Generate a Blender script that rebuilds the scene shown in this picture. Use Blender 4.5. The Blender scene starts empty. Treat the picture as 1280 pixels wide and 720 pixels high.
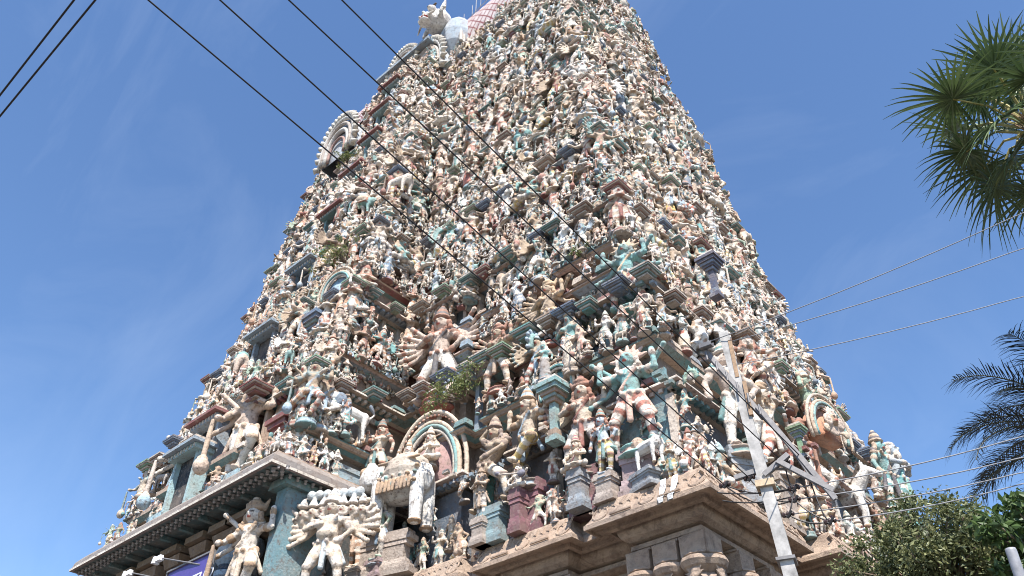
import bpy, math, random
import numpy as np
from mathutils import Vector, Matrix
from mathutils.noise import noise
random.seed(7)
rng = np.random.default_rng(7)
PI = math.pi
scene = bpy.context.scene
COL = scene.collection
R = math.radians
ZB = 9.3            # top of the stone storey's cornice lip above the ground

# ------------------------------------------------------------------ materials
def new_mat(name):
    m = bpy.data.materials.new(name); m.use_nodes = True
    nt = m.node_tree
    return m, nt, nt.nodes['Principled BSDF']

def ramp(nt, fac, stops):
    r = nt.nodes.new('ShaderNodeValToRGB')
    el = r.color_ramp.elements
    while len(el) < len(stops): el.new(0.5)
    for e, (p, c) in zip(el, stops):
        e.position = p; e.color = (*c, 1) if len(c) == 3 else c
    nt.links.new(fac, r.inputs[0]); return r

def tex_noise(nt, scale, detail=6, rough=.6, coord='Object', dist=0):
    tc = nt.nodes.new('ShaderNodeTexCoord') if coord == 'Object' else None
    n = nt.nodes.new('ShaderNodeTexNoise')
    n.inputs['Scale'].default_value = scale; n.inputs['Detail'].default_value = detail
    n.inputs['Roughness'].default_value = rough; n.inputs['Distortion'].default_value = dist
    if tc: nt.links.new(tc.outputs['Object'], n.inputs['Vector'])
    else:
        g = nt.nodes.new('ShaderNodeNewGeometry'); nt.links.new(g.outputs['Position'], n.inputs['Vector'])
    return n

def mix(nt, fac, a, b, mode='MIX'):
    m = nt.nodes.new('ShaderNodeMix'); m.data_type = 'RGBA'; m.blend_type = mode
    if isinstance(fac, (int, float)): m.inputs[0].default_value = fac
    else: nt.links.new(fac, m.inputs[0])
    for s, v in ((6, a), (7, b)):
        if isinstance(v, tuple): m.inputs[s].default_value = (*v, 1)
        else: nt.links.new(v, m.inputs[s])
    return m.outputs[2]

def bump(nt, bsdf, h, strength, dist):
    b = nt.nodes.new('ShaderNodeBump'); b.inputs['Strength'].default_value = strength
    b.inputs['Distance'].default_value = dist
    nt.links.new(h, b.inputs['Height']); nt.links.new(b.outputs[0], bsdf.inputs['Normal'])

def painted_stucco():
    # faded lime paint carried by the "paint" attribute, with rain dirt and chipped plaster
    m, nt, b = new_mat('painted_stucco')
    a = nt.nodes.new('ShaderNodeAttribute'); a.attribute_name = 'paint'
    n1 = tex_noise(nt, 1.3, 8, .7, 'World')
    n2 = tex_noise(nt, 9, 6, .7, 'World')
    n3 = tex_noise(nt, 40, 3, .6, 'World')
    n4 = tex_noise(nt, 4.5, 7, .75, 'World')
    c = mix(nt, ramp(nt, n1.outputs[0], [(.42, (0, 0, 0)), (.70, (.62, .62, .62))]).outputs[0], a.outputs['Color'], (.30, .235, .19))
    c = mix(nt, ramp(nt, n4.outputs[0], [(.52, (0, 0, 0)), (.66, (.7, .7, .7))]).outputs[0], c, (.21, .165, .14))
    c = mix(nt, ramp(nt, n4.outputs[0], [(.32, (.45, .45, .45)), (.44, (0, 0, 0))]).outputs[0], c, (.52, .47, .42))
    c = mix(nt, ramp(nt, n2.outputs[0], [(.54, (0, 0, 0)), (.68, (.75, .75, .75))]).outputs[0], c, (.12, .09, .075))
    c = mix(nt, ramp(nt, n3.outputs[0], [(.60, (0, 0, 0)), (.72, (.4, .4, .4))]).outputs[0], c, (.12, .09, .07))
    nt.links.new(c, b.inputs['Base Color'])
    b.inputs['Roughness'].default_value = .8
    b.inputs['Specular IOR Level'].default_value = .25
    vo = nt.nodes.new('ShaderNodeTexVoronoi'); vo.inputs['Scale'].default_value = 16
    g = nt.nodes.new('ShaderNodeNewGeometry'); nt.links.new(g.outputs['Position'], vo.inputs['Vector'])
    ad = nt.nodes.new('ShaderNodeMath'); ad.operation = 'ADD'; nt.links.new(vo.outputs['Distance'], ad.inputs[0]); nt.links.new(n3.outputs[0], ad.inputs[1])
    bump(nt, b, ad.outputs[0], .45, .02)
    return m

def stone_mat():
    m, nt, b = new_mat('granite_stone')
    n1 = tex_noise(nt, .9, 8, .65, 'World'); n2 = tex_noise(nt, 14, 8, .75, 'World'); n3 = tex_noise(nt, 4, 6, .7, 'World')
    c = ramp(nt, n1.outputs[0], [(.3, (.38, .26, .185)), (.5, (.46, .345, .26)), (.7, (.34, .265, .215))]).outputs[0]
    c = mix(nt, ramp(nt, n3.outputs[0], [(.5, (0, 0, 0)), (.7, (.7, .7, .7))]).outputs[0], c, (.22, .165, .13))
    c = mix(nt, ramp(nt, n2.outputs[0], [(.55, (0, 0, 0)), (.72, (.8, .8, .8))]).outputs[0], c, (.13, .10, .085))
    n5 = tex_noise(nt, 1.6, 10, .8, 'World', 1.2)
    c = mix(nt, ramp(nt, n5.outputs[0], [(.50, (0, 0, 0)), (.60, (.65, .65, .65))]).outputs[0], c, (.17, .12, .095))
    c = mix(nt, ramp(nt, n2.outputs[0], [(.28, (.5, .5, .5)), (.42, (0, 0, 0))]).outputs[0], c, (.48, .37, .29))
    nt.links.new(c, b.inputs['Base Color']); b.inputs['Roughness'].default_value = .85
    bump(nt, b, n2.outputs[0], .9, .05)
    return m

def plain(name, col, rough=.6, metal=0, var=.25, scale=12, bumps=.2):
    m, nt, b = new_mat(name)
    n = tex_noise(nt, scale, 6, .65, 'World')
    d = tuple(x * (1 - var) for x in col); l = tuple(min(1, x * (1 + var)) for x in col)
    nt.links.new(ramp(nt, n.outputs[0], [(.3, d), (.7, l)]).outputs[0], b.inputs['Base Color'])
    b.inputs['Roughness'].default_value = rough; b.inputs['Metallic'].default_value = metal
    if bumps: bump(nt, b, n.outputs[0], bumps, .01)
    return m

def leaf_mat(name, c1, c2, trans=.25):
    m, nt, b = new_mat(name)
    n = tex_noise(nt, 3, 4, .6, 'World')
    g = nt.nodes.new('ShaderNodeAttribute'); g.attribute_name = 'shade'
    c = mix(nt, g.outputs['Fac'], c1, c2)
    nt.links.new(c, b.inputs['Base Color']); b.inputs['Roughness'].default_value = .5
    t = nt.nodes.new('ShaderNodeBsdfTranslucent'); nt.links.new(c, t.inputs[0])
    mx = nt.nodes.new('ShaderNodeMixShader'); mx.inputs[0].default_value = trans
    out = nt.nodes['Material Output']
    nt.links.new(b.outputs[0], mx.inputs[1]); nt.links.new(t.outputs[0], mx.inputs[2]); nt.links.new(mx.outputs[0], out.inputs[0])
    return m

STUCCO = painted_stucco()
STONE = stone_mat()
CONCRETE = plain('weathered_concrete', (.37, .355, .34), .85, 0, .45, 6, .5)
STEEL = plain('galvanised_steel', (.20, .19, .19), .6, .3, .25, 20, .1)
CABLE = plain('black_cable_sheath', (.018, .016, .018), .5, 0, .2, 10, 0)
CABLE_GREY = plain('bare_aluminium_wire', (.22, .22, .23), .7, 0, .1, 10, 0)
WOOD = plain('weathered_wood', (.30, .19, .11), .7, 0, .35, 25, .3)
INSUL = plain('brown_glazed_insulator', (.05, .03, .03), .25, 0, .2, 20, 0)
BEIGE = plain('beige_painted_band', (.5, .38, .25), .7, 0, .25, 20, .1)

# ------------------------------------------------------------------ helpers
def mesh_np(name, V, F, colors=None, domain='POINT', smooth=True, mats=(STUCCO,), fmat=None):
    """V (n,3); F list of faces or (m,k) array"""
    me = bpy.data.meshes.new(name)
    if isinstance(F, np.ndarray):
        nf, k = F.shape
        me.vertices.add(len(V)); me.vertices.foreach_set('co', np.asarray(V, np.float32).ravel())
        me.loops.add(nf * k); me.loops.foreach_set('vertex_index', F.astype(np.int32).ravel())
        me.polygons.add(nf)
        me.polygons.foreach_set('loop_start', np.arange(0, nf * k, k, dtype=np.int32))
        me.update(calc_edges=True); me.validate()
    else:
        me.from_pydata([tuple(v) for v in V], [], F); me.update()
    if colors is not None:
        c = np.ones((len(colors), 4), np.float32); c[:, :3] = colors
        at = me.attributes.new('paint', 'FLOAT_COLOR', domain); at.data.foreach_set('color', c.ravel())
    me.polygons.foreach_set('use_smooth', np.full(len(me.polygons), smooth))
    for m in mats: me.materials.append(m)
    if fmat is not None: me.polygons.foreach_set('material_index', np.array(fmat, np.int32))
    return me

def link(name, me, parent=None, loc=(0, 0, 0), rz=0, scale=1, rot=None):
    o = bpy.data.objects.new(name, me); COL.objects.link(o)
    o.location = loc; o.rotation_euler = rot if rot else (0, 0, rz)
    o.scale = (scale,) * 3 if isinstance(scale, (int, float)) else scale
    if parent: o.parent = parent
    return o

def tag(o, label=None, cat=None, group=None, kind=None):
    if label: o['label'] = label
    if cat: o['category'] = cat
    if group: o['group'] = group
    if kind: o['kind'] = kind
    return o

class MB:
    """collects plain solids; build() makes one mesh"""
    def __init__(s): s.V = []; s.F = []; s.C = []
    def add(s, V, F, col=(.6, .55, .5)):
        b = len(s.V); s.V += [tuple(v) for v in V]; s.F += [tuple(i + b for i in f) for f in F]; s.C += [col] * len(F)
    def box(s, c, d, col=(.6, .55, .5), rz=0, taper=1, rot=None):
        x, y, z = (q / 2 for q in d)
        P = [(-x, -y, -z), (x, -y, -z), (x, y, -z), (-x, y, -z), (-x * taper, -y * taper, z), (x * taper, -y * taper, z), (x * taper, y * taper, z), (-x * taper, y * taper, z)]
        M = rot if rot is not None else Matrix.Rotation(rz, 3, 'Z')
        s.add([M @ Vector(p) + Vector(c) for p in P], [(0, 3, 2, 1), (4, 5, 6, 7), (0, 1, 5, 4), (1, 2, 6, 5), (2, 3, 7, 6), (3, 0, 4, 7)], col)
    def tube(s, pts, r, col=(.6, .55, .5), n=8, cap=True):
        pts = [Vector(p) for p in pts]; V = []; F = []
        rs = r if isinstance(r, (list, tuple)) else [r] * len(pts)
        up = Vector((0, 0, 1)); pu = None
        for i, p in enumerate(pts):
            t = (pts[min(i + 1, len(pts) - 1)] - pts[max(i - 1, 0)]).normalized()
            if pu is None:
                u = t.cross(up if abs(t.z) < .95 else Vector((1, 0, 0))).normalized()
            else:
                u = (pu - t * pu.dot(t)).normalized()
            pu = u; w = t.cross(u)
            for k in range(n):
                a = 2 * PI * k / n; V.append(p + (u * math.cos(a) + w * math.sin(a)) * rs[i])
        for i in range(len(pts) - 1):
            for k in range(n):
                a = i * n + k; b = i * n + (k + 1) % n; F.append((a, b, b + n, a + n))
        if cap: F.append(tuple(range(n))[::-1]); F.append(tuple(range((len(pts) - 1) * n, len(pts) * n)))
        s.add(V, F, col)
    def lathe(s, c, prof, col=(.6, .55, .5), n=16, cols=None):
        V = []; F = []; cc = Vector(c)
        for r, z in prof:
            for k in range(n):
                a = 2 * PI * k / n; V.append(cc + Vector((r * math.cos(a), r * math.sin(a), z)))
        b = len(s.V); s.V += [tuple(v) for v in V]
        for i in range(len(prof) - 1):
            for k in range(n):
                s.F.append((b + i * n + k, b + i * n + (k + 1) % n, b + (i + 1) * n + (k + 1) % n, b + (i + 1) * n + k))
                s.C.append(cols[i] if cols else col)
        s.F.append(tuple(b + k for k in range(n))[::-1]); s.C.append(col)
        s.F.append(tuple(b + (len(prof) - 1) * n + k for k in range(n))); s.C.append(col)
    def prism(s, poly, y0, y1, M=None, col=(.6, .55, .5)):
        n = len(poly); V = [Vector((x, y0, z)) for x, z in poly] + [Vector((x, y1, z)) for x, z in poly]
        if M is not None: V = [M @ v for v in V]
        s.add(V, [tuple(range(n)), tuple(range(2 * n - 1, n - 1, -1))] + [(i, i + n, (i + 1) % n + n, (i + 1) % n) for i in range(n)], col)
    def build(s, name, mat=STUCCO, parent=None, smooth=False, loc=(0, 0, 0), link_it=True, rz=0):
        me = mesh_np(name, s.V, s.F, s.C, 'FACE', smooth, (mat,))
        return link(name, me, parent, loc, rz) if link_it else me

# ------------------------------------------------------------------ sculpted figures
# A figure is a list of tapered capsules and ellipsoids fused into one skin; unit height, facing -Y.
SKIN, CLOTH, STRIPE, GOLD, DARK, LIP, ACC, WHITE, BACK = range(9)

def cap(a, b, ra, rb, t): return ('c', np.array(a, float), np.array(b, float), ra, rb, t)
def ell(c, r, t): return ('e', np.array(c, float), np.array(r, float), t)

_S = []
for i in range(1, 6):
    for k in range(10):
        ph = PI * i / 6; th = 2 * PI * k / 10
        _S.append((math.sin(ph) * math.cos(th), math.sin(ph) * math.sin(th), math.cos(ph)))
SPH = np.array(_S + [(0, 0, 1), (0, 0, -1)])
SF = []
for i in range(4):
    for k in range(10):
        a = i * 10 + k; b = i * 10 + (k + 1) % 10; SF.append((a, a + 10, b + 10, b))
for k in range(10):
    SF.append((50, k, (k + 1) % 10)); SF.append((51, 40 + (k + 1) % 10, 40 + k))

def prim_mesh(p):
    if p[0] == 'e': return SPH * p[2] + p[1], SF
    _, a, b, ra, rb, _t = p
    d = b - a; L = np.linalg.norm(d)
    if L < 1e-6: return SPH * ra + a, SF
    w = d / L; u = np.cross(w, [0, 0, 1] if abs(w[2]) < .9 else [1, 0, 0]); u /= np.linalg.norm(u); v = np.cross(w, u)
    V = []
    for q in SPH:
        if q[2] > .01: V.append(b + (u * q[0] + v * q[1] + w * q[2]) * rb)
        elif q[2] < -.01: V.append(a + (u * q[0] + v * q[1] + w * q[2]) * ra)
        else: V.append((a + b) / 2 + (u * q[0] + v * q[1]) * (ra + rb) / 2)
    return np.array(V), SF

def stout(prims, k=1.22, rk=1.16):
    out = []
    for p in prims:
        if p[0] == 'c': out.append(('c', p[1] * [k, k, 1], p[2] * [k, k, 1], p[3] * rk, p[4] * rk, p[5]))
        else: out.append(('e', p[1] * [k, k, 1], p[2] * [k, k, 1.08], p[3]))
    return out

def fuse(prims, voxel):
    V = []; F = []; n = 0
    for p in prims:
        v, f = prim_mesh(p); V.append(v); F += [tuple(i + n for i in q) for q in f]; n += len(v)
    me = bpy.data.meshes.new('tmp'); me.from_pydata(np.concatenate(V).tolist(), [], F)
    o = bpy.data.objects.new('tmp', me); COL.objects.link(o)
    m = o.modifiers.new('r', 'REMESH'); m.mode = 'VOXEL'; m.voxel_size = voxel
    dg = bpy.context.evaluated_depsgraph_get(); ev = o.evaluated_get(dg); em = ev.to_mesh()
    nv = len(em.vertices); co = np.empty(nv * 3, np.float32); em.vertices.foreach_get('co', co); co = co.reshape(-1, 3)
    nl = len(em.loops); li = np.empty(nl, np.int32); em.loops.foreach_get('vertex_index', li)
    npoly = len(em.polygons); lt = np.empty(npoly, np.int32); em.polygons.foreach_get('loop_total', lt)
    if (lt == 4).all(): Fq = li.reshape(-1, 4)
    else:
        ls = np.empty(npoly, np.int32); em.polygons.foreach_get('loop_start', ls)
        Fq = np.array([li[s:s + 4] if t == 4 else [li[s], li[s + 1], li[s + 2], li[s + 2]] for s, t in zip(ls, lt) if t <= 4])
        Fq = Fq[Fq[:, 2] != Fq[:, 3]]
    ev.to_mesh_clear(); bpy.data.objects.remove(o); bpy.data.meshes.remove(me)
    best = np.full(nv, 1e9); tg = np.zeros(nv, np.int32)
    for p in prims:
        if p[0] == 'e':
            d = (np.linalg.norm((co - p[1]) / p[2], axis=1) - 1) * p[2].min(); t = p[3]; ph = None
        else:
            _, a, b, ra, rb, t = p
            ab = b - a; L2 = max(ab @ ab, 1e-9); tt = np.clip((co - a) @ ab / L2, 0, 1)
            d = np.linalg.norm(co - (a + tt[:, None] * ab), axis=1) - (ra + (rb - ra) * tt); ph = tt * math.sqrt(L2)
        msk = d < best; best[msk] = d[msk]
        if t == STRIPE and ph is not None: tg[msk] = np.where((ph[msk] / .05).astype(int) % 2 == 0, STRIPE, WHITE)
        else: tg[msk] = t
    return co, Fq, tg

def limb(p, q, bend, r0, r1, r2, t, t2=None, hand=True):
    """two bone limb from p to q with the joint pushed along bend"""
    p = np.array(p, float); q = np.array(q, float); m = (p + q) / 2 + np.array(bend, float)
    out = [cap(p, m, r0, r1, t), cap(m, q, r1, r2, t2 if t2 is not None else t)]
    if hand:
        d = (q - m) / max(np.linalg.norm(q - m), 1e-6)
        out.append(ell(q + d * .022, (.024, .02, .028), SKIN))
        out.append(cap(q - d * .02, q - d * .008, r2 * 1.5, r2 * 1.5, GOLD))
        out.append(cap(p + (m - p) * .55, p + (m - p) * .63, r0 * 1.2, r0 * 1.15, GOLD))
    return out

def head(c, s=1.0, crown='tall', look=0, ears=True):
    x, y, z = c; P = []
    P += [ell((x, y, z), (.048 * s, .052 * s, .062 * s), SKIN), cap((x, y + .01, z - .1 * s), (x, y, z - .03), .03 * s, .03 * s, SKIN)]
    P += [ell((x, y - .052 * s, z - .005), (.010 * s, .016 * s, .018 * s), SKIN),
          ell((x - .019 * s, y - .043 * s, z + .012 * s), (.011 * s, .01 * s, .008 * s), DARK), ell((x + .019 * s, y - .043 * s, z + .012 * s), (.011 * s, .01 * s, .008 * s), DARK),
          ell((x, y - .046 * s, z - .028 * s), (.016 * s, .012 * s, .007 * s), LIP)]
    if ears:
        for q in (-1, 1):
            P += [ell((x + q * .058 * s, y, z - .01 * s), (.017 * s, .022 * s, .035 * s), GOLD), ell((x + q * .066 * s, y, z - .05 * s), (.02 * s,) * 3, GOLD)]
    K = []
    if crown == 'tall':
        K = [ell((x, y, z + .05 * s), (.062 * s, .062 * s, .022 * s), GOLD), ell((x, y, z + .078 * s), (.05 * s, .05 * s, .03 * s), ACC), ell((x, y, z + .108 * s), (.043 * s, .043 * s, .024 * s), GOLD),
             ell((x, y, z + .135 * s), (.032 * s, .032 * s, .022 * s), ACC), ell((x, y, z + .16 * s), (.018 * s, .018 * s, .02 * s), GOLD)]
    elif crown == 'wide':
        K = [ell((x, y + .01, z + .055 * s), (.08 * s, .05 * s, .03 * s), GOLD), ell((x, y, z + .09 * s), (.055 * s, .05 * s, .03 * s), GOLD), ell((x, y, z + .12 * s), (.03 * s, .03 * s, .03 * s), ACC)]
        for q in (-1, 1): K.append(cap((x + q * .06 * s, y + .02, z + .05 * s), (x + q * .085 * s, y + .02, z + .12 * s), .022 * s, .01 * s, GOLD))
    elif crown == 'flame':
        for k in range(7):
            a = (k - 3) * .42
            K.append(cap((x + math.sin(a) * .05 * s, y + .02, z + math.cos(a) * .05 * s), (x + math.sin(a) * .12 * s, y + .03, z + math.cos(a) * .145 * s), .024 * s, .01 * s, ACC))
    elif crown == 'bun':
        K = [ell((x, y + .015, z + .035 * s), (.055 * s, .055 * s, .045 * s), DARK), ell((x, y + .01, z + .085 * s), (.032 * s, .032 * s, .03 * s), DARK)]
    elif crown == 'beard':
        K = [ell((x, y + .015, z + .05 * s), (.055 * s, .055 * s, .035 * s), GOLD)]
        P.append(ell((x, y - .035 * s, z - .065 * s), (.035 * s, .03 * s, .05 * s), WHITE))
    return P, K

def human(legs='stand', arms=None, fan=(0, 0), crown='tall', tilt=0., heavy=1., female=False, sash=True, garland=True, skirt=False):
    B = []; hip = np.array((tilt * .05, 0, .46)); ch = np.array((-tilt * .03, 0, .655)); w = heavy
    if legs in ('sit', 'lotus'): dz = -.36; hip[2] += dz; ch[2] += dz
    elif legs == 'squat': dz = -.16; hip[2] += dz; ch[2] += dz
    else: dz = 0
    L = STRIPE
    B += [ell(hip, (.088 * w, .068, .06), CLOTH), cap(hip + [0, 0, .03], ch, .062 * w, .078 * w, SKIN), ell(ch + [0, 0, .025], (.1 * w, .06, .06), SKIN),
          cap(hip + [-.075, 0, .035], hip + [.075, 0, .035], .028, .028, GOLD)]
    if female:
        for q in (-1, 1): B.append(ell(ch + [q * .045, -.055, .0], (.038, .036, .036), SKIN))
    if heavy > 1.1: B.append(ell(hip + [0, -.04, .09], (.09, .075, .07), SKIN))
    if garland:
        for k in range(-3, 4):
            a = k * .42; B.append(ell(ch + [math.sin(a) * .075, -.062, .035 - math.cos(a) * .055 + .02 - abs(math.sin(a)) * -.03], (.017, .013, .017), GOLD))
    for k in range(9):
        an = PI * 2 * k / 9; B.append(ell(hip + [math.cos(an) * .088 * w, math.sin(an) * .07, .012], (.02, .02, .022), GOLD))
    for q in (-1, 1):
        B += [ell(ch + [q * .105 * w, 0, .045], (.042, .04, .03), GOLD), ell(ch + [q * .075, .01, .09], (.03, .03, .045), ACC)]
    B.append(cap(ch + [-.05, -.035, .06], ch + [.05, -.035, .06], .022, .022, GOLD)); B.append(cap(ch + [.07, -.055, .04], hip + [-.06, -.06, .05], .014, .014, ACC))
    def leg(q, foot, bend, spread=.045):
        h = hip + [q * spread, 0, -.02]
        k = (h + foot) / 2 + np.array(bend)
        o = [cap(h, k, .062 * w, .044, L), cap(k, foot + np.array((0, 0, .045)), .045, .028, L), ell(k, (.046, .046, .04), GOLD),
             ell(foot + np.array((0, -.03, .018)), (.03, .055, .022), SKIN), ell(foot + np.array((0, 0, .06)), (.036, .036, .014), GOLD)]
        return o
    if legs == 'stand': B += leg(-1, np.array((-.05, 0, 0)), (0, 0, 0)) + leg(1, np.array((.05, 0, 0)), (0, 0, 0))
    elif legs == 'sway': B += leg(-1, np.array((-.06, 0, 0)), (-.01, 0, 0)) + leg(1, np.array((.085, -.02, 0)), (.035, -.04, .01))
    elif legs == 'wide': B += leg(-1, np.array((-.15, 0, 0)), (-.03, -.03, .02)) + leg(1, np.array((.13, 0, 0)), (.03, -.03, .02))
    elif legs == 'club': B += leg(-1, np.array((-.07, 0, 0)), (0, 0, 0)) + leg(1, np.array((.04, -.05, .03)), (.11, -.10, .05))
    elif legs == 'dance': B += leg(-1, np.array((-.04, 0, 0)), (-.05, -.04, 0)) + leg(1, np.array((-.02, -.12, .17)), (.15, -.05, .06))
    elif legs == 'squat': B += leg(-1, np.array((-.13, 0, 0)), (-.08, -.05, .05)) + leg(1, np.array((.13, 0, 0)), (.08, -.05, .05))
    elif legs == 'stride': B += leg(-1, np.array((-.2, .0, 0)), (.02, -.04, .03)) + leg(1, np.array((.17, -.02, 0)), (.08, -.03, .06))
    elif legs == 'lotus':
        for q in (-1, 1):
            h = hip + [q * .05, 0, -.02]; k = h + [q * .14, -.08, -.03]; f = np.array((-q * .05, -.16, hip[2] - .05))
            B += [cap(h, k, .058, .048, L), cap(k, f, .044, .03, L), ell(f, (.05, .03, .022), SKIN)]
    elif legs == 'sit':
        for q in (-1, 1):
            h = hip + [q * .05, 0, -.02]; k = h + [q * .05, -.15, .0]; f = k + [0, -.0, -.12] if q > 0 else k + [.05, .05, -.1]
            B += [cap(h, k, .058, .046, L), cap(k, f, .043, .03, L), ell(f + [0, -.02, 0], (.03, .05, .02), SKIN)]
    if skirt: B += [cap(hip + [0, 0, -.02], (0, .02, .1), .09, .14, CLOTH), ell((0, 0, .06), (.14, .1, .04), CLOTH)]
    if sash and legs not in ('lotus', 'sit'):
        B += [cap(hip + [0, -.06, 0], hip + [.0, -.065, -.24], .02, .028, ACC), cap(hip + [-.08, -.02, .02], hip + [-.14, .0, -.2], .016, .022, ACC), cap(hip + [.08, -.02, .02], hip + [.15, .01, -.18], .016, .022, ACC)]
    sh = lambda q: ch + np.array((q * .098 * w, 0, .035))
    arms = arms or ('hang', 'hip')
    for q, a in ((-1, arms[0]), (1, arms[1])):
        s = sh(q)
        T = {'hang': (s + [q * .06, -.02, -.25], (q * .03, .02, 0)), 'hip': (hip + [q * .1, -.02, .03], (q * .09, 0, 0)),
             'up': (s + [q * .10, -.04, .13], (q * .06, -.02, -.09)), 'pray': (ch + [q * .018, -.11, .0], (q * .07, -.02, -.06)),
             'out': (s + [q * .2, -.03, .0], (q * .0, 0, -.045)), 'club': (s + [q * .07, -.13, -.15], (q * .07, .03, -.02)),
             'lift': (s + [q * -.03, 0, .26], (q * .12, 0, .02)), 'chest': (ch + [q * .05, -.1, -.03], (q * .1, 0, -.05)),
             'lap': (hip + [q * .1, -.15, .02], (q * .07, 0, 0)), 'bow': (s + [q * .17, -.1, -.02], (q * .0, 0, -.06))}[a]
        B += limb(s, T[0], T[1], .032, .026, .02, SKIN)
    for q, n in ((-1, fan[0]), (1, fan[1])):
        for i in range(n):
            a = R(-48 + 105 * i / max(n - 1, 1)); s = sh(q) + [0, .03, -.02]
            e = s + [q * math.cos(a) * .13, .01, math.sin(a) * .13]; hd_ = s + [q * math.cos(a * .9) * .285, -.03, math.sin(a * .9) * .285]
            B += [cap(s, e, .027, .022, SKIN), cap(e, hd_, .023, .017, SKIN), ell(hd_, (.024, .022, .024), SKIN), cap(e * .3 + hd_ * .7, e * .24 + hd_ * .76, .023, .023, GOLD)]
    hp, K = head(ch + np.array((tilt * .02, -.01, .172)), 1.2, crown)
    return B + hp, K

def pedestal_prims(h=.05, r=.13, tagc=BACK):
    return [ell((0, 0, -h * .3), (r, r * .8, h * .5), tagc), ell((0, 0, -h), (r * .85, r * .7, h * .45), ACC), ell((0, 0, -h * 1.7), (r * 1.1, r * .9, h * .5), tagc)]

def spiral(c, r0, turns, sgn, rad, t, y=0, n=16, th0=0):
    pts = []
    for i in range(n + 1):
        u = i / n; a = th0 + sgn * turns * 2 * PI * u; r = r0 * (1 - .82 * u)
        pts.append((c[0] + r * math.cos(a), y - .03 * u, c[1] + r * math.sin(a)))
    return [cap(pts[i], pts[i + 1], rad, rad, t) for i in range(n)]

TEMPL = {}   # name -> (body prims, {part: prims}, description)
def T(name, body, parts, desc, w=1):
    if name not in ('horse', 'elephant', 'lion', 'yalihead'): body = stout(body); parts = {k: stout(v) for k, v in parts.items()}
    TEMPL[name] = (body, parts, desc, w)
def TH(name, desc, w=1, ped=True, parts=None, **k):
    B, K = human(**k); P = {}
    if K: P['crown'] = K
    if ped: P['pedestal'] = pedestal_prims()
    if parts: P.update(parts)
    T(name, B, P, desc, w)

club = [cap((-.19, -.15, .5), (-.2, -.14, .14), .018, .024, GOLD), ell((-.2, -.14, .07), (.058, .058, .075), ACC), ell((-.2, -.14, .14), (.04, .04, .02), GOLD)]
halo = [cap((.20 * math.cos(a), .05, .80 + .2 * math.sin(a)), (.20 * math.cos(a + .35), .05, .80 + .2 * math.sin(a + .35)), .03, .03, BACK) for a in np.arange(-.6, PI + .3, .35)] + \
       [ell((0, .07, .8), (.17, .02, .17), BACK)]
TH('stand', 'standing figure with one hand on the hip', 3, legs='sway', arms=('hang', 'hip'), tilt=.6)
TH('woman', 'standing woman with an arm raised', 3, legs='sway', arms=('up', 'hang'), female=True, tilt=-.7)
TH('pray', 'standing figure with palms pressed together', 2, legs='stand', arms=('pray', 'pray'))
TH('guard', 'guardian resting on a club', 2, legs='club', arms=('club', 'up'), crown='wide', fan=(2, 0), parts={'club': club})
TH('fan', 'many-armed figure fanning its arms on both sides', 1.5, legs='wide', arms=('chest', 'hip'), fan=(6, 6), crown='tall')
TH('fanone', 'many-armed figure fanning its arms on one side', 1, legs='wide', arms=('chest', 'up'), fan=(7, 2), crown='wide')
TH('dance', 'dancing figure with one leg lifted', 2, legs='dance', arms=('up', 'out'), crown='tall')
TH('lotus', 'seated cross-legged figure', 2, legs='lotus', arms=('lap', 'chest'), crown='tall', female=True)
TH('squat', 'squatting pot-bellied dwarf holding both arms up', 2, legs='squat', arms=('lift', 'lift'), crown='bun', heavy=1.25)
TH('flame', 'four-armed figure with a flaming headdress', 1, legs='wide', arms=('up', 'up'), crown='flame', fan=(2, 2))
TH('stride', 'striding warrior with arms outstretched', 1, legs='stride', arms=('bow', 'lift'), crown='wide')
TH('skirt', 'standing woman in a wide skirt', 1.5, legs='stand', arms=('chest', 'hang'), skirt=True, female=True, sash=False)
TH('halo', 'haloed standing figure', 1, legs='stand', arms=('up', 'up'), fan=(1, 1), parts={'halo': halo})
TH('beard', 'bearded sage with hands at the chest', 1, legs='stand', arms=('chest', 'chest'), crown='beard', heavy=1.1)

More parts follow.
